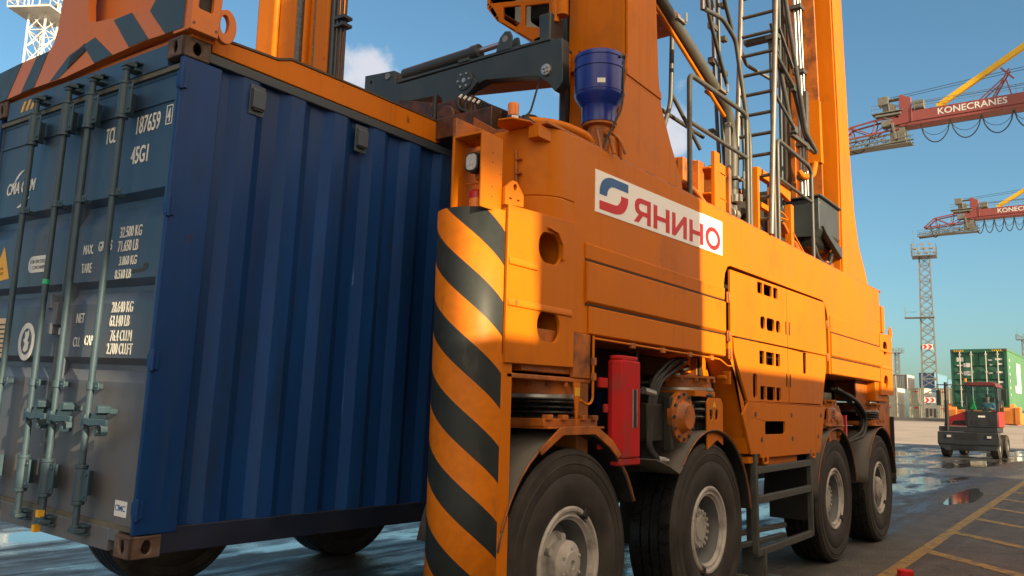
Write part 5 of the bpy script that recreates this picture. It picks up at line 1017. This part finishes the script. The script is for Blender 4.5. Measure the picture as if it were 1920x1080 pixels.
# ------------------------------------------------------------------ raised yard apron in the distance
q = MB(); ZA = 1.38
q.add([(62, -160, .006), (118, -160, ZA), (118, 300, ZA), (62, 300, .006), (900, -160, ZA), (900, 300, ZA)], [(0, 1, 2, 3), (1, 4, 5, 2)])
apron_m = mat('pale_concrete', (0.30, 0.26, 0.225), 0.8, var=0.12, vs=.25, dirt=(0.16, 0.14, 0.125), damt=0.6, ds=.12)
struct(q.build('yard_apron', apron_m, smooth=0))
q = MB(); q.box(117.5, 118.1, -150, 280, ZA, ZA+.38); struct(q.build('apron_kerb', mat('grey_kerb', (0.10, 0.10, 0.105), 0.8), smooth=0))

# ------------------------------------------------------------------ stacked containers far off
def small_box(name, x, y, z, L, w, h, m_end, m_side, label, group, logo=None, flip=False):
    t = thing(name, label, 'container', (x, y, z), group=group)
    g = MB(); n_ = 9; pts = []
    for i in range(n_): p = w*i/n_; q_ = w/n_; pts += [(0.05, p+.0), (0.05, p+q_*.35), (0.11, p+q_*.5), (0.11, p+q_*.85)]
    pts.append((.05, w)); k = len(pts); g.add([(a, b_, .08) for a, b_ in pts]+[(a, b_, h-.08) for a, b_ in pts], [(i, i+1, k+i+1, k+i) for i in range(k-1)]); g.build('end_wall', m_end, t, smooth=0)
    g = MB()
    for (y0, y1) in ((0, .12), (w-.12, w)): g.box(0, .12, y0, y1, 0, h)
    g.box(0.0, .12, .12, w-.12, 0, .1); g.box(0.0, .12, .12, w-.12, h-.12, h); g.build('end_frame', m_end, t, smooth=0)
    g = MB(); nn = int(L/.28); pts = []
    for i in range(nn): p = .12+(L-.24)*i/nn; q_ = (L-.24)/nn; pts += [(p, .01), (p+q_*.3, .01), (p+q_*.5, .045), (p+q_*.8, .045)]
    pts.append((L-.12, .01)); k = len(pts)
    g.add([(a, b_, .1) for a, b_ in pts]+[(a, b_, h-.1) for a, b_ in pts], [(i, i+1, k+i+1, k+i) for i in range(k-1)]); g.box(.12, L, 0, .06, 0, .1); g.box(.12, L, 0, .06, h-.1, h); g.box(L-.1, L, 0, .06, .1, h-.1); g.box(.12, L, w-.05, w, 0, h); g.box(.12, L, .06, w-.05, h-.06, h-.02); g.build('side_wall', m_side, t, smooth=0)
    if logo:
        g = MB(); g.box(-.006, 0.012, w*.38, w*.66, h*.74, h*.80); g.build('logo', logo, t, smooth=0)
    return t
yard = 'containers stacked across the far yard'
TH = 2.62
rows = [('cream', 31.75), ('cream', 27.63), ('cream', 23.45), ('cream', 19.3), ('cream', 15.1), ('cream', 36.0)]
names = ['just right of the orange carrier', 'left of the tall lattice mast', 'behind the lattice mast', 'hidden behind the green container', 'far behind the tractor', 'behind the orange carrier']
for (c, y), nm in zip(rows, names):
    for k in range(2):
        small_box('stacked_container', 150, y-.0, ZA+TH*k, 6.06, 2.42, 2.58, cream_c, white_lit_c, 'cream corrugated container %s, %s of its stack' % (nm, ('bottom', 'top')[k]), yard, sign_red)  # white sides are the cream paint lightened for sunlight
for y, z, L, me_, ms_, lab in ((30.3*1.06, 2, 6.06, grey_c, white_lit_c, 'grey-ended white container on the upper tier right of the carrier'), (33.9, 2, 6.06, white_lit_c, white_lit_c, 'white container on the upper tier at the carrier\'s edge'), (26.2*1.06, 2.12, 12.2, navy_c, sky_c, 'navy-ended light blue container on the upper tier behind the lattice mast')):
    small_box('stacked_container', 160, y, ZA+TH*z, L, 2.42, 2.58, me_, ms_, lab, yard)
for i, y in enumerate((29.2, 22.6)): small_box('stacked_container', 175, y*1.0, ZA+TH*2.05, 12.2, 2.42, 2.58, sky_c, sky_c, ('light blue container behind the upper tier, left of the navy one', 'light blue container on the upper tier, left of the green container')[i], yard)
small_box('stacked_container', 150, 21.3, ZA+TH*2, 6.06, 2.42, .35, brown_c, brown_c, 'low brown flat rack on top of the cream stack behind the tractor', yard)

# ------------------------------------------------------------------ lattice floodlight masts
def lattice(g, w0, w1, z0, z1, nb, r, rb):
    def c(t, i): w = w0+(w1-w0)*t; s = ((-1, -1), (1, -1), (1, 1), (-1, 1))[i]; return Vector((s[0]*w/2, s[1]*w/2, z0+(z1-z0)*t))
    for i in range(4): g.bar(c(0, i), c(1, i), r*2)
    for k in range(nb):
        t0, t1 = k/nb, (k+1)/nb
        for i in range(4):
            j = (i+1) % 4; g.bar(c(t0, i), c(t1, j), rb*2); g.bar(c(t0, j), c(t1, i), rb*2)
            if k % 2 == 0: g.bar(c(t1, i), c(t1, j), rb*2)
def flood_mast(x, y, z, h, w0, w1, pw, label, m, nb, chev=False, rot=0, r=.07, nl=6):
    t = thing('floodlight_mast', label, 'light mast', (x, y, z), (0, 0, rot), 'floodlight masts')
    g = MB(); lattice(g, w0, w1, 0, h, nb, r, r*.5); g.build('lattice_tower', m, t, smooth=0)
    g = MB(); g.box(-pw/2, pw/2, -pw/2, pw/2, h-.05, h+.06)
    for s_ in (-1, 1):
        for zz in (.5, 1.0): g.bar((-pw/2, s_*pw/2, h+zz), (pw/2, s_*pw/2, h+zz), .06); g.bar((s_*pw/2, -pw/2, h+zz), (s_*pw/2, pw/2, h+zz), .06)
        for k in range(5): g.bar((-pw/2+pw*k/4, s_*pw/2, h), (-pw/2+pw*k/4, s_*pw/2, h+1.9), .06); g.bar((s_*pw/2, -pw/2+pw*k/4, h), (s_*pw/2, -pw/2+pw*k/4, h+1.9), .06)
    g.bar((0, pw*.4, h), (0, pw*.42, h+4.5), .06); g.build('platform', m, t, smooth=0)
    for k in range(nl):
        for s_ in (-1, 1):
            f = MB(); yy = -pw/2+pw*(k+.5)/nl; zz = h+1.05+.75*(k % 2); mt = Matrix.Translation((s_*pw*.52, yy, zz)) @ Matrix.Rotation(R(25*s_), 4, 'Y')
            f.box(-.12, .12, -.22, .22, -.18, .18, mt); f.box(-.02, .02, -.26, .26, -.03, .03, mt); o = f.build('floodlight', galv, t, .02, smooth=0)
            f = MB(); f.box(.121*s_-.004, .121*s_+.004, -.19, .19, -.15, .15, mt); f.build('lens', lens_m, o, smooth=0)
    if chev:
        g = MB(); g.box(-w0*.7, w0*.3, -w0*.5, w0*1.4, h*.62, h*.62+.08); g.bar((-w0*.2, w0*1.35, h*.62), (-w0*.2, w0*1.35, h*.62+1.9), .07); g.bar((-w0*.2, w0*.6, h*.62+1), (-w0*.2, w0*1.35, h*.62+1), .06); g.build('side_platform', m, t, smooth=0)
        for zz in (2.8, 11.2):
            hw = 0.75; g = MB(); g.box(-w0*.52-.03, -w0*.52, -hw, hw, zz, zz+.8); s1 = g.build('sign_board', white_m, t, smooth=0); X = -w0*.52-.05
            g = MB()
            for yy in (.72, .0): g.prism([(yy, zz+.75), (yy-.36, zz+.75), (yy-.66, zz+.4), (yy-.36, zz+.05), (yy, zz+.05), (yy-.28, zz+.4)], X, X+.012, 'x')
            g.build('chevron', sign_red, s1, smooth=0)
        g = MB(); g.box(-w0*.5, -w0*.5+.06, -1.0, .9, .2, 2.4); g.box(-w0*.6, w0*.6, -1.5, 1.6, 0, .25); p_ = g.build('control_cabinet', galv, t, smooth=0)
        g = MB()
        for k in range(3): g.box(-w0*.52, -w0*.5, -.8+.55*k, -.45+.55*k, .5+.2*(k % 2), 1.9)
        g.build('cabinet_opening', dark_in, p_, smooth=0)
    return t
flood_mast(148, 26.4, ZA, 26.3, 2.3, 1.5, 3.6, 'tall grey lattice floodlight mast with red chevron boards, left of the green container', galv, 20, True, R(8), .085)
flood_mast(350, 73.5, ZA, 25.0, 2.0, 1.4, 4.2, 'small distant floodlight mast just right of the orange carrier', galv, 14, False, 0, .12, 4)
flood_mast(350, 31.4, ZA, 29.0, 1.2, .9, 4.2, 'small distant floodlight mast at the right edge above the green container', galv, 14, False, 0, .10, 4)
flood_mast(27, 64.6, 0, 30.0, 1.7, 1.35, 3.4, 'white lattice floodlight mast behind the blue container', white_steel, 22, False, R(30), .055)

# ------------------------------------------------------------------ ship-to-shore cranes
def boom_crane(x, y, label, lw, ldrop, nloop):
    t = thing('quay_crane', label, 'crane', (x, y, 0), group='red quay cranes'); Z = 40.0
    U = lambda u: -u                                    # u runs along the boom towards the crane (-Y)
    def pr(g, pts, x0, x1): g.prism([(U(u), Z+v) for u, v in pts], x0, x1, 'x')
    g = MB(); pr(g, [(-2.45, -.75), (-1.25, 0), (62, 0), (62, -1.35), (-.02, -1.35), (-2.3, -1.55), (-2.45, -1.45)], 0, 1.3); pr(g, [(-.06, .5), (-.06, -1.42), (.05, -1.42), (.05, .5)], -.08, 1.3)
    g.box(.1, 2.2, U(62), U(-1.5), Z-1.75, Z-1.352); g.box(1.9, 2.6, U(62), U(-1.5), Z-1.5, Z-.2); bo = g.build('boom', crane_red, t, .03, smooth=0)
    g = MB(); pr(g, [(-1.42, 0), (-1.42, 2.25), (-1.1, 2.42), (-.35, 1.9), (-.05, 1.85), (-.05, 0)], .0, .5); g.build('end_fin', crane_red, bo, .03, smooth=0)
    g = MB(); g.text('KONECRANES', .82, (-.012, U(2.9), Z-1.02), (0, -1, 0), (0, 0, 1), 1.04, .008, 0, .006); g.build('lettering', letter_m, bo, smooth=0)
    g = MB(); g.bar((.6, U(3.0), Z+.25), (.6, U(64), Z+36.0), .62, .62); g.cyl((.2, U(3.1), Z+.3), (1.0, U(3.1), Z+.3), .3, n=14); g.build('stay', crane_yel, t, smooth=0)
    g = MB(); g.box(-.2, 1.4, U(-4.7), U(-1.0), Z+.30, Z+.42); g.box(-.1, 1.2, U(-3.9), U(-2.75), Z+1.4, Z+2.45); g.box(.1, 1.2, U(-3.4), U(-2.0), Z+.45, Z+1.4); g.box(-.1, 1.2, U(-3.6), U(-2.5), Z-1.5, Z-.7); g.box(-.2, 1.4, U(-4.3), U(-1.2), Z-.15, Z+.1); g.bar((0, U(-3.9), Z+.2), (0, U(-2.3), Z-.9), .16); g.box(0, 1.2, U(.15), U(1.4), Z+.25, Z+1.3); g.box(.2, 1.2, U(-2.8), U(-1.3), Z+2.0, Z+2.12); g.bar((0, U(-2.75), Z+2.5), (0, U(-2.6), Z+.4), .14)
    g.build('sheave_platform', crane_grey, t, .02, smooth=0)
    g = MB()
    for u in (-4.65, -4.1, -3.5): g.bar((-.2, U(u), Z+.4), (-.2, U(u), Z+1.4), .05)
    g.bar((-.2, U(-4.7), Z+1.4), (-.2, U(-3.5), Z+1.4), .05); g.bar((-.2, U(-4.7), Z+.9), (-.2, U(-3.5), Z+.9), .05)
    for k in range(26): g.bar((-.1, U(.4+2.2*k), Z), (-.1, U(.4+2.2*k), Z+1.0), .05)
    for zz in (.5, 1.0): g.bar((-.1, U(.4), Z+zz), (-.1, U(60), Z+zz), .045)
    g.build('handrail', crane_grey, t, smooth=0)
    g = MB()
    for xx in (0.1, 1.6):
        P = {k: Vector((xx, U(u), Z+v)) for k, (u, v) in dict(a=(-1.5, -.45), b=(-4.3, -.45), c=(-7.4, -.85), d=(-9.3, -2.45), e=(-4.8, -2.25), f=(-1.5, -2.0), g=(-7.2, -2.4)).items()}
        for m_, n_ in ('ab', 'bc', 'cd', 'dg', 'ge', 'ef', 'cg', 'be', 'ce', 'ea', 'db'): 
            if m_+n_ != 'db': g.bar(P[m_], P[n_], .2 if m_+n_ in ('ab', 'bc', 'cd', 'dg', 'ge', 'ef') else .12)
    for u, v in ((-4.3, -.45), (-7.4, -.85), (-9.3, -2.45), (-4.8, -2.25)): g.bar((.1, U(u), Z+v), (1.6, U(u), Z+v), .12)
    g.build('tip_truss', crane_red, t, smooth=0)
    g = MB()
    for xx in (-.1, 1.7):
        for zz in (-4.0, -3.55): g.bar((xx, U(-10.5), Z+zz-.15), (xx, U(-.2), Z+zz+.35), .16)
        for k in range(11): u = -10.4+.98*k; g.bar((xx, U(u), Z-4.1+.05*k), (xx, U(u), Z-2.9+.05*k), .06)
        g.bar((xx, U(-10.5), Z-3.0), (xx, U(-.2), Z-2.6), .05)
        for u0, u1 in ((-8.8, -7.0), (-7.0, -4.8), (-4.8, -2.4)): g.bar((xx, U(u0), Z-2.5), (xx, U(u1), Z-3.8), .09); g.bar((xx, U(u1), Z-2.4), (xx, U(u0), Z-3.9), .09)
    g.box(-.2, 1.8, U(-3.2), U(-.6), Z-4.0, Z-2.6) if False else g.box(-.1, 1.7, U(-10.5), U(-.2), Z-4.05, Z-3.95); g.box(.2, 1.4, U(-2.6), U(-.9), Z-3.6, Z-1.6); g.bar((-.1, U(-2.3), Z-1.2), (-.1, U(-1.9), Z-3.4), .25)
    g.build('tip_walkway', crane_grey, t, smooth=0)
    g = MB()
    for v0, v1 in ((2.35, 3.0), (2.05, 2.6), (1.2, 1.3), (1.0, 1.1), (-2.3, -2.2)): g.bar((.5, U(-2.5 if v0 > 0 else -1), Z+v0), (.5, U(60), Z+v1+(3 if v0 > 2 else 0)), .055)
    g.build('hoist_rope', stripe_blue, t, smooth=0)
    g = MB()
    for k in range(nloop):
        u0 = -2.4+k*lw*1.02
        if k < 1: u0 = -8.2
        for dd, r_ in ((ldrop, .075), (ldrop*.62, .035)):
            g.tube([(.3, U(u0+lw*s_), Z-1.9-dd*(1-(2*s_-1)**2)**.62) for s_ in [i/14 for i in range(15)]], r_, 6)
    g.build('festoon_cable', black, t, smooth=0)
    g = MB()
    for xx in (0.1, 1.1): g.bar((xx, U(9.0), Z), (xx, U(10.8), Z+3.2), .16) ; g.bar((xx, U(7.6), Z), (xx, U(10.2), Z+2.2), .12)
    g.bar((.5, U(10.4), Z+2.0), (.5, U(10.9), Z), .14); g.bar((.5, U(11.2), Z+2.0), (.5, U(9.9), Z+3.6), .18); g.build('rope_support', crane_red, t, smooth=0)
    g = MB(); g.bar((.5, U(12.4), Z), (.5, U(40), Z+30), .4); g.bar((.2, U(13.0), Z+.5), (.2, U(18), Z+6), .06); g.bar((.2, U(12.6), Z+1.3), (.2, U(17.6), Z+6.8), .06); g.bar((.2, U(12.0), Z+.2), (.2, U(17), Z+6.2), .06); g.build('access_stair', crane_grey, t, smooth=0)
    g = MB()
    for xx in (-8, 10): g.bar((xx, U(48), 0), (xx, U(48), 78), 1.8); g.bar((xx, U(66), 0), (xx, U(62), 60), 1.8); g.bar((xx, U(48), 15), (xx, U(66), 15), 1.6)
    g.bar((-8, U(48), 77), (10, U(48), 77), 1.8); g.bar((-8, U(48), 38), (10, U(48), 38), 1.8); g.build('portal_legs', crane_red, t, smooth=0)
    return t
boom_crane(111.3, 20.6, 'nearer red quay crane boom with white lettering, yellow stay and wide cable loops', 3.3, 2.5, 10)
boom_crane(172.0, 21.2, 'farther red quay crane boom lower in the sky above the tall mast', 1.55, 2.6, 20)

# ------------------------------------------------------------------ green container on a trailer
gc = thing('shipping_container', 'green container with white lock bars riding behind the red tractor', 'container', (46.5, 4.88, 2.25), (0, 0, R(-1.5)))
LG, WG, HG = 12.19, 2.44, 2.9
bar_white = mat('dull_white_bar_paint', (0.42, 0.41, 0.38), 0.6)
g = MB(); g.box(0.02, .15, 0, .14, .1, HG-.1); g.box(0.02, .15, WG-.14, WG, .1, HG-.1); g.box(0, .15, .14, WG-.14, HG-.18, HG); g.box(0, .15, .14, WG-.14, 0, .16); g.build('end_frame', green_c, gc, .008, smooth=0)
g = MB()
for y in (0, WG-.16):
    for z in (0, HG-.12): g.box(-.005, .17, y-.003 if y == 0 else y, y+.16+(.003 if y else 0), z, z+.12)
g.build('corner_casting', rust, gc, .01, smooth=0)
for y0, y1 in ((.14, WG/2-.01), (WG/2+.01, WG-.14)):
    prof = [(.06, .16), (.06, .55), (.10, .75), (.10, .8), (.06, .84), (.06, 1.15), (.10, 1.35), (.10, 1.4), (.06, 1.44), (.06, 1.85), (.10, 2.02), (.10, 2.06), (.06, 2.1), (.06, HG-.18)]
    g = MB(); k = len(prof); g.add([(a, y0, b_) for a, b_ in prof]+[(a, y1, b_) for a, b_ in prof], [(i, i+1, k+i+1, k+i) for i in range(k-1)]); d = g.build('door', green_c, gc, smooth=0)
    for y in ((y0+.26, y0+.76) if y0 < 1 else (y0+.30, y0+.80)):
        g = MB(); g.cyl((-.02, y, .1), (-.02, y, HG-.12), .026, n=8)
        for z in (.3, .9, 1.75, 2.6): g.box(-.04, .06, y-.05, y+.05, z, z+.07)
        g.build('locking_bar', bar_white, d, smooth=0)
    g = MB()
    for z, w in ((2.35, .3), (1.72, .28), (1.25, .2), (2.12, .2)):
        if y0 < 1: g.box(.052, .058, y0+.08, y0+.08+w, z, z+.09); g.box(.052, .058, y0+.5, y0+.5+w*.6, z-.03, z+.04)
        elif z > 2.2: g.box(.052, .058, y1-.42, y1-.12, z-.05, z+.15)
        elif z > 1.6: g.box(.052, .058, y0+.36, y0+.66, z-.1, z+.1); g.box(.052, .058, y1-.38, y1-.12, z-.04, z+.02)
    g.build('marking', letter_m, d, smooth=0)
g = MB()
for k in range(5):
    for y in (.2, WG-.6): g.prism([(y+.09*k, HG-.12), (y+.05+.09*k, HG-.12), (y+.09+.09*k, HG-.04), (y+.04+.09*k, HG-.04)], -.006, -.002, 'x')
g.build('header_stripe', yellow_m, gc, smooth=0)
g = MB(); pts = []; x = .15
while x < LG-.3: pts += [(x, .012), (x+.07, .012), (x+.14, .045), (x+.21, .045)]; x += .28
k = len(pts); g.add([(a, b_, .15) for a, b_ in pts]+[(a, b_, HG-.1) for a, b_ in pts], [(i, i+1, k+i+1, k+i) for i in range(k-1)]); g.box(.15, LG, 0, .06, 0, .15); g.box(.15, LG, 0, .06, HG-.1, HG); g.box(.15, LG, WG-.05, WG, 0, HG); g.box(.15, LG, .06, WG-.05, HG-.05, HG-.01); g.build('side_wall', green_sunlit, gc, smooth=0)
g = MB(); g.prism([(2.3, 1.2), (3.0, 1.2), (3.0, 2.35), (4.3, 2.35), (4.3, .85), (2.3, .85)], -.002, .010, 'y'); g.text('JA', 1.5, (5.0, -.004, .85), (1, 0, 0), (0, 0, 1), 1.2, .05) if False else None
for k in range(6): g.box(.6, .75, -.002, .010, 2.3-.33*k, 2.3-.33*k+.12)
g.build('side_lettering', letter_m, gc, smooth=0)
# trailer with orange gooseneck
tr = thing('cassette_trailer', 'orange gooseneck trailer carrying the green container', 'trailer', (48, 6.1, 0), (0, 0, R(-1.5)))
g = MB()
for y in (-1.45, 1.0): g.prism([(-1.6, 1.55), (-1.6, 2.2), (-1.3, 2.5), (-.6, 2.45), (-.2, 2.1), (12, 2.1), (12, 1.6), (-.2, 1.5)], y, y+.45, 'y')
g.box(-1.5, 12, -1.0, 1.0, 1.7, 2.08); g.build('frame', trailer_or, tr, .03, smooth=0)
g = MB(); g.box(-1.62, -1.0, -1.7, -1.45, 1.55, 2.35); g.box(-1.5, -1.0, -1.6, 1.6, 2.08, 2.2); g.build('gooseneck_cap', trailer_or, tr, .03, smooth=0)
for x in (7.5, 9.2):
    for y in (-1.1, .8):
        g = MB(); g.lathe([(.3, 0), (.5, .02), (.52, .08), (.52, .3), (.5, .36), (.3, .38)], (x, y, .53), 'y', 24, True); g.build('wheel', tyre_m, tr)
# terminal tractor (front faces the camera, cab offset to its left)
tt = thing('terminal_tractor', 'red and black terminal tractor with glazed offset cab towing the green container', 'tractor', (43.5, 6.28, 0), (0, 0, R(-1.5)))
def tp(mb, n, m, bev=.02, par=None): return mb.build(n, m, par or tt, bev, smooth=30)
g = MB(); g.prism([(-1.25, .62), (-1.25, 1.06), (-1.22, 1.16), (1.24, 1.16), (1.26, .62)], -.02, .35, 'x'); g.prism([(-1.25, .62), (-1.1, .36), (.9, .30), (1.2, .5), (1.26, .62)], .02, .35, 'x'); bp = tp(g, 'bumper', tractor_blk)
for y in (-.85, .78):
    g = MB(); g.box(-.045, -.02, y-.12, y+.12, .88, 1.04); l_ = tp(g, 'headlight', black, .008, bp); g = MB(); g.box(-.052, -.045, y-.09, y+.08, .91, 1.01); tp(g, 'lens', lens_m, .004, l_)
g = MB()
for z in (1.10, 1.02, .96, .9, .84, .60, .52, .45): g.box(-.03, -.015, -.42, .5, z-.02, z+.015)
tp(g, 'grille', black, 0, bp)
g = MB(); g.box(.05, 5.2, -.45, .45, .7, 1.12); g.box(.1, 1.6, -1.2, 1.2, 1.17, 1.4); g.box(3.2, 4.6, -.7, .7, 1.1, 1.35); tp(g, 'chassis', tractor_blk)
for x, y in ((.75, -1.18), (.75, .84), (4.0, -1.05), (4.0, .70)):
    g = MB(); g.lathe([(.28, 0), (.46, 0), (.52, .05), (.52, .31), (.46, .36), (.28, .36)], (x, y, .52), 'y', 28); w_ = tp(g, 'wheel', tyre_m, 0); g = MB(); g.lathe([(.001, .08), (.12, .05), (.2, .1), (.28, .03)], (x, y, .52), 'y', 20); tp(g, 'rim', rim_dark, 0, w_)
g = MB(); g.prism([(.05, 1.42), (.05, 2.12), (.95, 1.78), (1.02, 1.42)], .3, 2.0, 'x'); hd = tp(g, 'hood', tractor_red)
g = MB(); g.prism([(.12, 1.48), (.12, 1.70), (.60, 1.66), (.70, 1.48)], .285, .299, 'x'); tp(g, 'hood_grille', black, 0, hd)
g = MB(); g.box(.08, .16, -1.22, .02, 1.40, 2.12); g.box(.16, 1.7, -1.25, .04, 1.40, 1.55); pn = tp(g, 'dash_panel', tractor_blk)
g = MB(); g.box(.07, .079, -.72, -.44, 1.84, 1.92); tp(g, 'plate', white_m, 0, pn)
g = MB()
for y in (-.22, -.42, -.98, -1.12): g.box(.07, .079, y-.06, y+.06, 1.5, 1.72)
tp(g, 'vent', black, 0, pn)
g = MB(); g.box(.10, 1.6, -1.27, -1.22, 1.42, 2.1); g.box(.10, .14, -1.27, -1.0, 1.42, 2.16); tp(g, 'side_panel', tractor_red)
g = MB()
for x, y in ((.12, .03), (1.62, .03), (1.62, -1.24)): g.bar((x, y, 1.5), (x+.06, y*.97, 3.3), .07)
g.bar((.10, -1.24, 2.1), (.30, -1.18, 3.3), .13); tp(g, 'cab_pillar', tractor_blk, .01)
g = MB(); g.prism([(-1.26, 3.18), (-1.2, 3.36), (-1.05, 3.44), (.0, 3.42), (.06, 3.36), (.06, 3.26), (-1.1, 3.26), (-1.16, 3.16)], .12, 1.75, 'x'); rf = tp(g, 'roof', mat('dark_red_roof', (0.12, 0.02, 0.025), 0.5))
g = MB(); g.cyl((.3, .05, 3.46), (.3, .05, 3.60), .06, n=12); tp(g, 'beacon', amber, 0, rf)
g = MB(); g.box(.13, .14, -1.2, .0, 2.14, 3.24); tp(g, 'windscreen', glass_m, 0); g = MB(); g.box(1.63, 1.64, -1.2, .0, 2.14, 3.24); g.box(.2, 1.6, .035, .045, 1.6, 3.24); g.box(.3, 1.6, -1.235, -1.225, 2.14, 3.2); tp(g, 'cab_window', glass_m, 0)
g = MB(); g.tube([(.15, .85, 1.2), (.15, .85, 3.42)], .075, 12); g.cyl((.15, .85, 1.2), (.15, .85, 2.6), .09, n=12); tp(g, 'exhaust_stack', black, .005)
g = MB(); g.tube([(.2, .1, 3.28), (.1, .6, 3.30), (.05, 1.22, 3.30)], .025, 8); g.box(-.05, .05, 1.05, 1.22, 2.35, 3.05); g.tube([(0, 1.14, 3.3), (0, 1.14, 3.0)], .02, 6); g.box(-.05, .05, -1.62, -1.42, 2.6, 3.1); g.tube([(.15, -1.2, 3.2), (0, -1.52, 3.12), (0, -1.52, 3.0)], .02, 6); tp(g, 'mirror', black, .02)
g = MB(); g.box(.65, 1.2, -1.0, -.45, 1.75, 1.95); g.box(1.2, 1.35, -1.0, -.45, 1.85, 2.75); g.box(.25, .5, -.9, -.5, 2.05, 2.12); tp(g, 'seat', tractor_blk, .04)
g = MB(); g.lathe([(.20, 0), (.215, .012), (.20, .024), (.185, .012), (.20, 0)], (.48, -.72, 2.22), 'z', 20); g.cyl((.42, -.72, 1.9), (.48, -.72, 2.22), .03, n=8); tp(g, 'steering_wheel', black, 0)
g = MB(); g.prism([(.0, 2.18), (-.28, 2.18), (-.06, 2.95)], .5, .62, 'x', mtx=Matrix.Translation((43.5, 6.22, 0))); gv = g.build('safety_vest', green_cloth, None, .03); tag(gv, 'bright green safety vest hanging in the tractor cab', 'vest')
# the driver, one continuous skinned body
def skin(name, verts, edges, radii, m, parent):
    me = bpy.data.meshes.new(name); me.from_pydata(verts, edges, []); me.materials.append(m); o = bpy.data.objects.new(name, me); COL.objects.link(o); o.parent = parent
    sk = o.modifiers.new('skin', 'SKIN'); me.skin_vertices or None
    for i, r_ in enumerate(radii): me.skin_vertices[0].data[i].radius = (r_, r_)
    me.skin_vertices[0].data[0].use_root = True; sk.use_smooth_shade = True
    o.modifiers.new('sub', 'SUBSURF').levels = 1; o.modifiers['sub'].render_levels = 2; return o
dv = thing('person', 'driver in dark blue workwear sitting at the wheel inside the tractor cab', 'person', (44.45, 5.54, 0), (0, 0, R(-1.5)))
V = [(0, 0, 1.98), (0.02, 0, 2.2), (.05, 0, 2.42), (.05, 0, 2.54), (.03, 0, 2.62), (.02, 0, 2.74), (.02, 0, 2.84), (.05, .20, 2.46), (-.02, .27, 2.22), (-.28, .17, 2.24), (-.42, .13, 2.26), (.05, -.20, 2.46), (-.02, -.27, 2.22), (-.28, -.17, 2.24), (-.42, -.13, 2.26), (-.35, .12, 1.98), (-.45, .12, 1.60), (-.35, -.12, 1.98), (-.45, -.12, 1.60)]
E_ = [(0, 1), (1, 2), (2, 3), (3, 4), (4, 5), (5, 6), (2, 7), (7, 8), (8, 9), (9, 10), (2, 11), (11, 12), (12, 13), (13, 14), (0, 15), (15, 16), (0, 17), (17, 18)]
RD = [.15, .15, .155, .06, .065, .092, .075, .07, .055, .045, .035, .07, .055, .045, .035, .085, .06, .085, .06]
body = skin('body', V, E_, RD, skin_m, dv)
jk = skin('jacket', V[:3]+[(.05, 0, 2.50)]+V[7:9]+[(-.2, .2, 2.235)]+V[11:13]+[(-.2, -.2, 2.235)], [(0, 1), (1, 2), (2, 3), (2, 4), (4, 5), (5, 6), (2, 7), (7, 8), (8, 9)], [.175, .175, .175, .085, .085, .07, .06, .085, .07, .06], cloth_m, dv)
g = MB(); g.ball((.035, 0, 2.81), .10, 1, .92, .85, 8); g.build('hair', hair_m, dv)

# ------------------------------------------------------------------ small post by the yellow line
po = thing('marker_post', 'short red and white marker post at the bottom edge beside the yellow line', 'post', (6.24, 1.31, 0))
g = MB(); g.cyl((0, 0, 0), (0, 0, .62), .05, n=16); g.cyl((0, 0, 0), (0, 0, .03), .11, n=16); g.build('post', white_m, po, .004)
g = MB(); g.cyl((0, 0, .60), (0, 0, .74), .056, .05, n=16); g.cyl((0, 0, .30), (0, 0, .42), .054, n=16); g.build('band', red_m, po, .004)

# ------------------------------------------------------------------ shade throwers behind the photographer: container stacks, added pillar and girder
def shade_box(x, y, z, m, lab, h=2.59, rot=0):
    t = thing('stacked_container', lab, 'container', (x, y, z), (0, 0, rot), 'containers stacked behind the photographer')
    g = MB(); pts = []
    for i in range(9): p = 2.44*i/9; pts += [(p, 0), (p+.08, 0), (p+.13, -.04), (p+.22, -.04)]
    pts.append((2.44, 0)); k = len(pts); g.add([(a, b_, .1) for a, b_ in pts]+[(a, b_, h-.1) for a, b_ in pts], [(i, i+1, k+i+1, k+i) for i in range(k-1)]); g.box(0, 2.44, -6.06, -.05, 0, h-.005); g.box(0, 2.44, -.05, .01, 0, .1); g.box(0, 2.44, -.05, .01, h-.1, h-.005); g.build('shell', m, t, smooth=0)
pal = (cream_c, trailer_or, cream_c, brown_c, trailer_or)
SY = -5.1; TH_ = math.atan2(-.225, .974)
tiers = ([-.04, 2.44, 5.03, 7.55, 10.33, 13.12, 15.64, 18.4, 20.92, 23.44], [0.0, 2.44, 4.88, 7.32, 9.76, 12.2, 14.64, 17.08, 19.52, 21.96, 24.40], [2.44], [2.42])
for k, xs in enumerate(tiers):
    for i, x in enumerate(xs):
        shade_box(x, SY, 2.59*k, pal[(i*2+k*3) % 5], 'container end of the stack behind the photographer, column %d from the left, tier %d' % (i+1, k+1), rot=0 if k == 1 else TH_)
g = MB(); mt = Matrix.Translation((0, -7, 0)) @ Matrix.Rotation(TH_, 4, 'Z'); g.box(-.12, 1.36, -1.4, 0, 0, 13.0, mt); g.box(-.3, 1.45, -1.6, .2, 0, .4, mt); pc = g.build('sun_blocker_pillar', conc, None, .03); tag(pc, 'added unseen pillar blocking the sun behind the photographer', 'pillar')  # unseen pillar, added to keep sun off the container side
yc = thing('sun_blocker_girder', 'added unseen girder blocking the sun far behind the photographer', 'sun blocker', (-20, -30, 0))  # unseen girder, added and sized to shade the upper doors
g = MB(); g.box(-25, 16.85, -1, 1, 15.75, 18.6); g.build('added_girder', crane_red, yc, .03, smooth=0)
for x in (-22, 8): g = MB(); g.box(x, x+1, -.8, .8, 0, 16.0); g.build('added_girder_leg', crane_red, yc, .03, smooth=0)
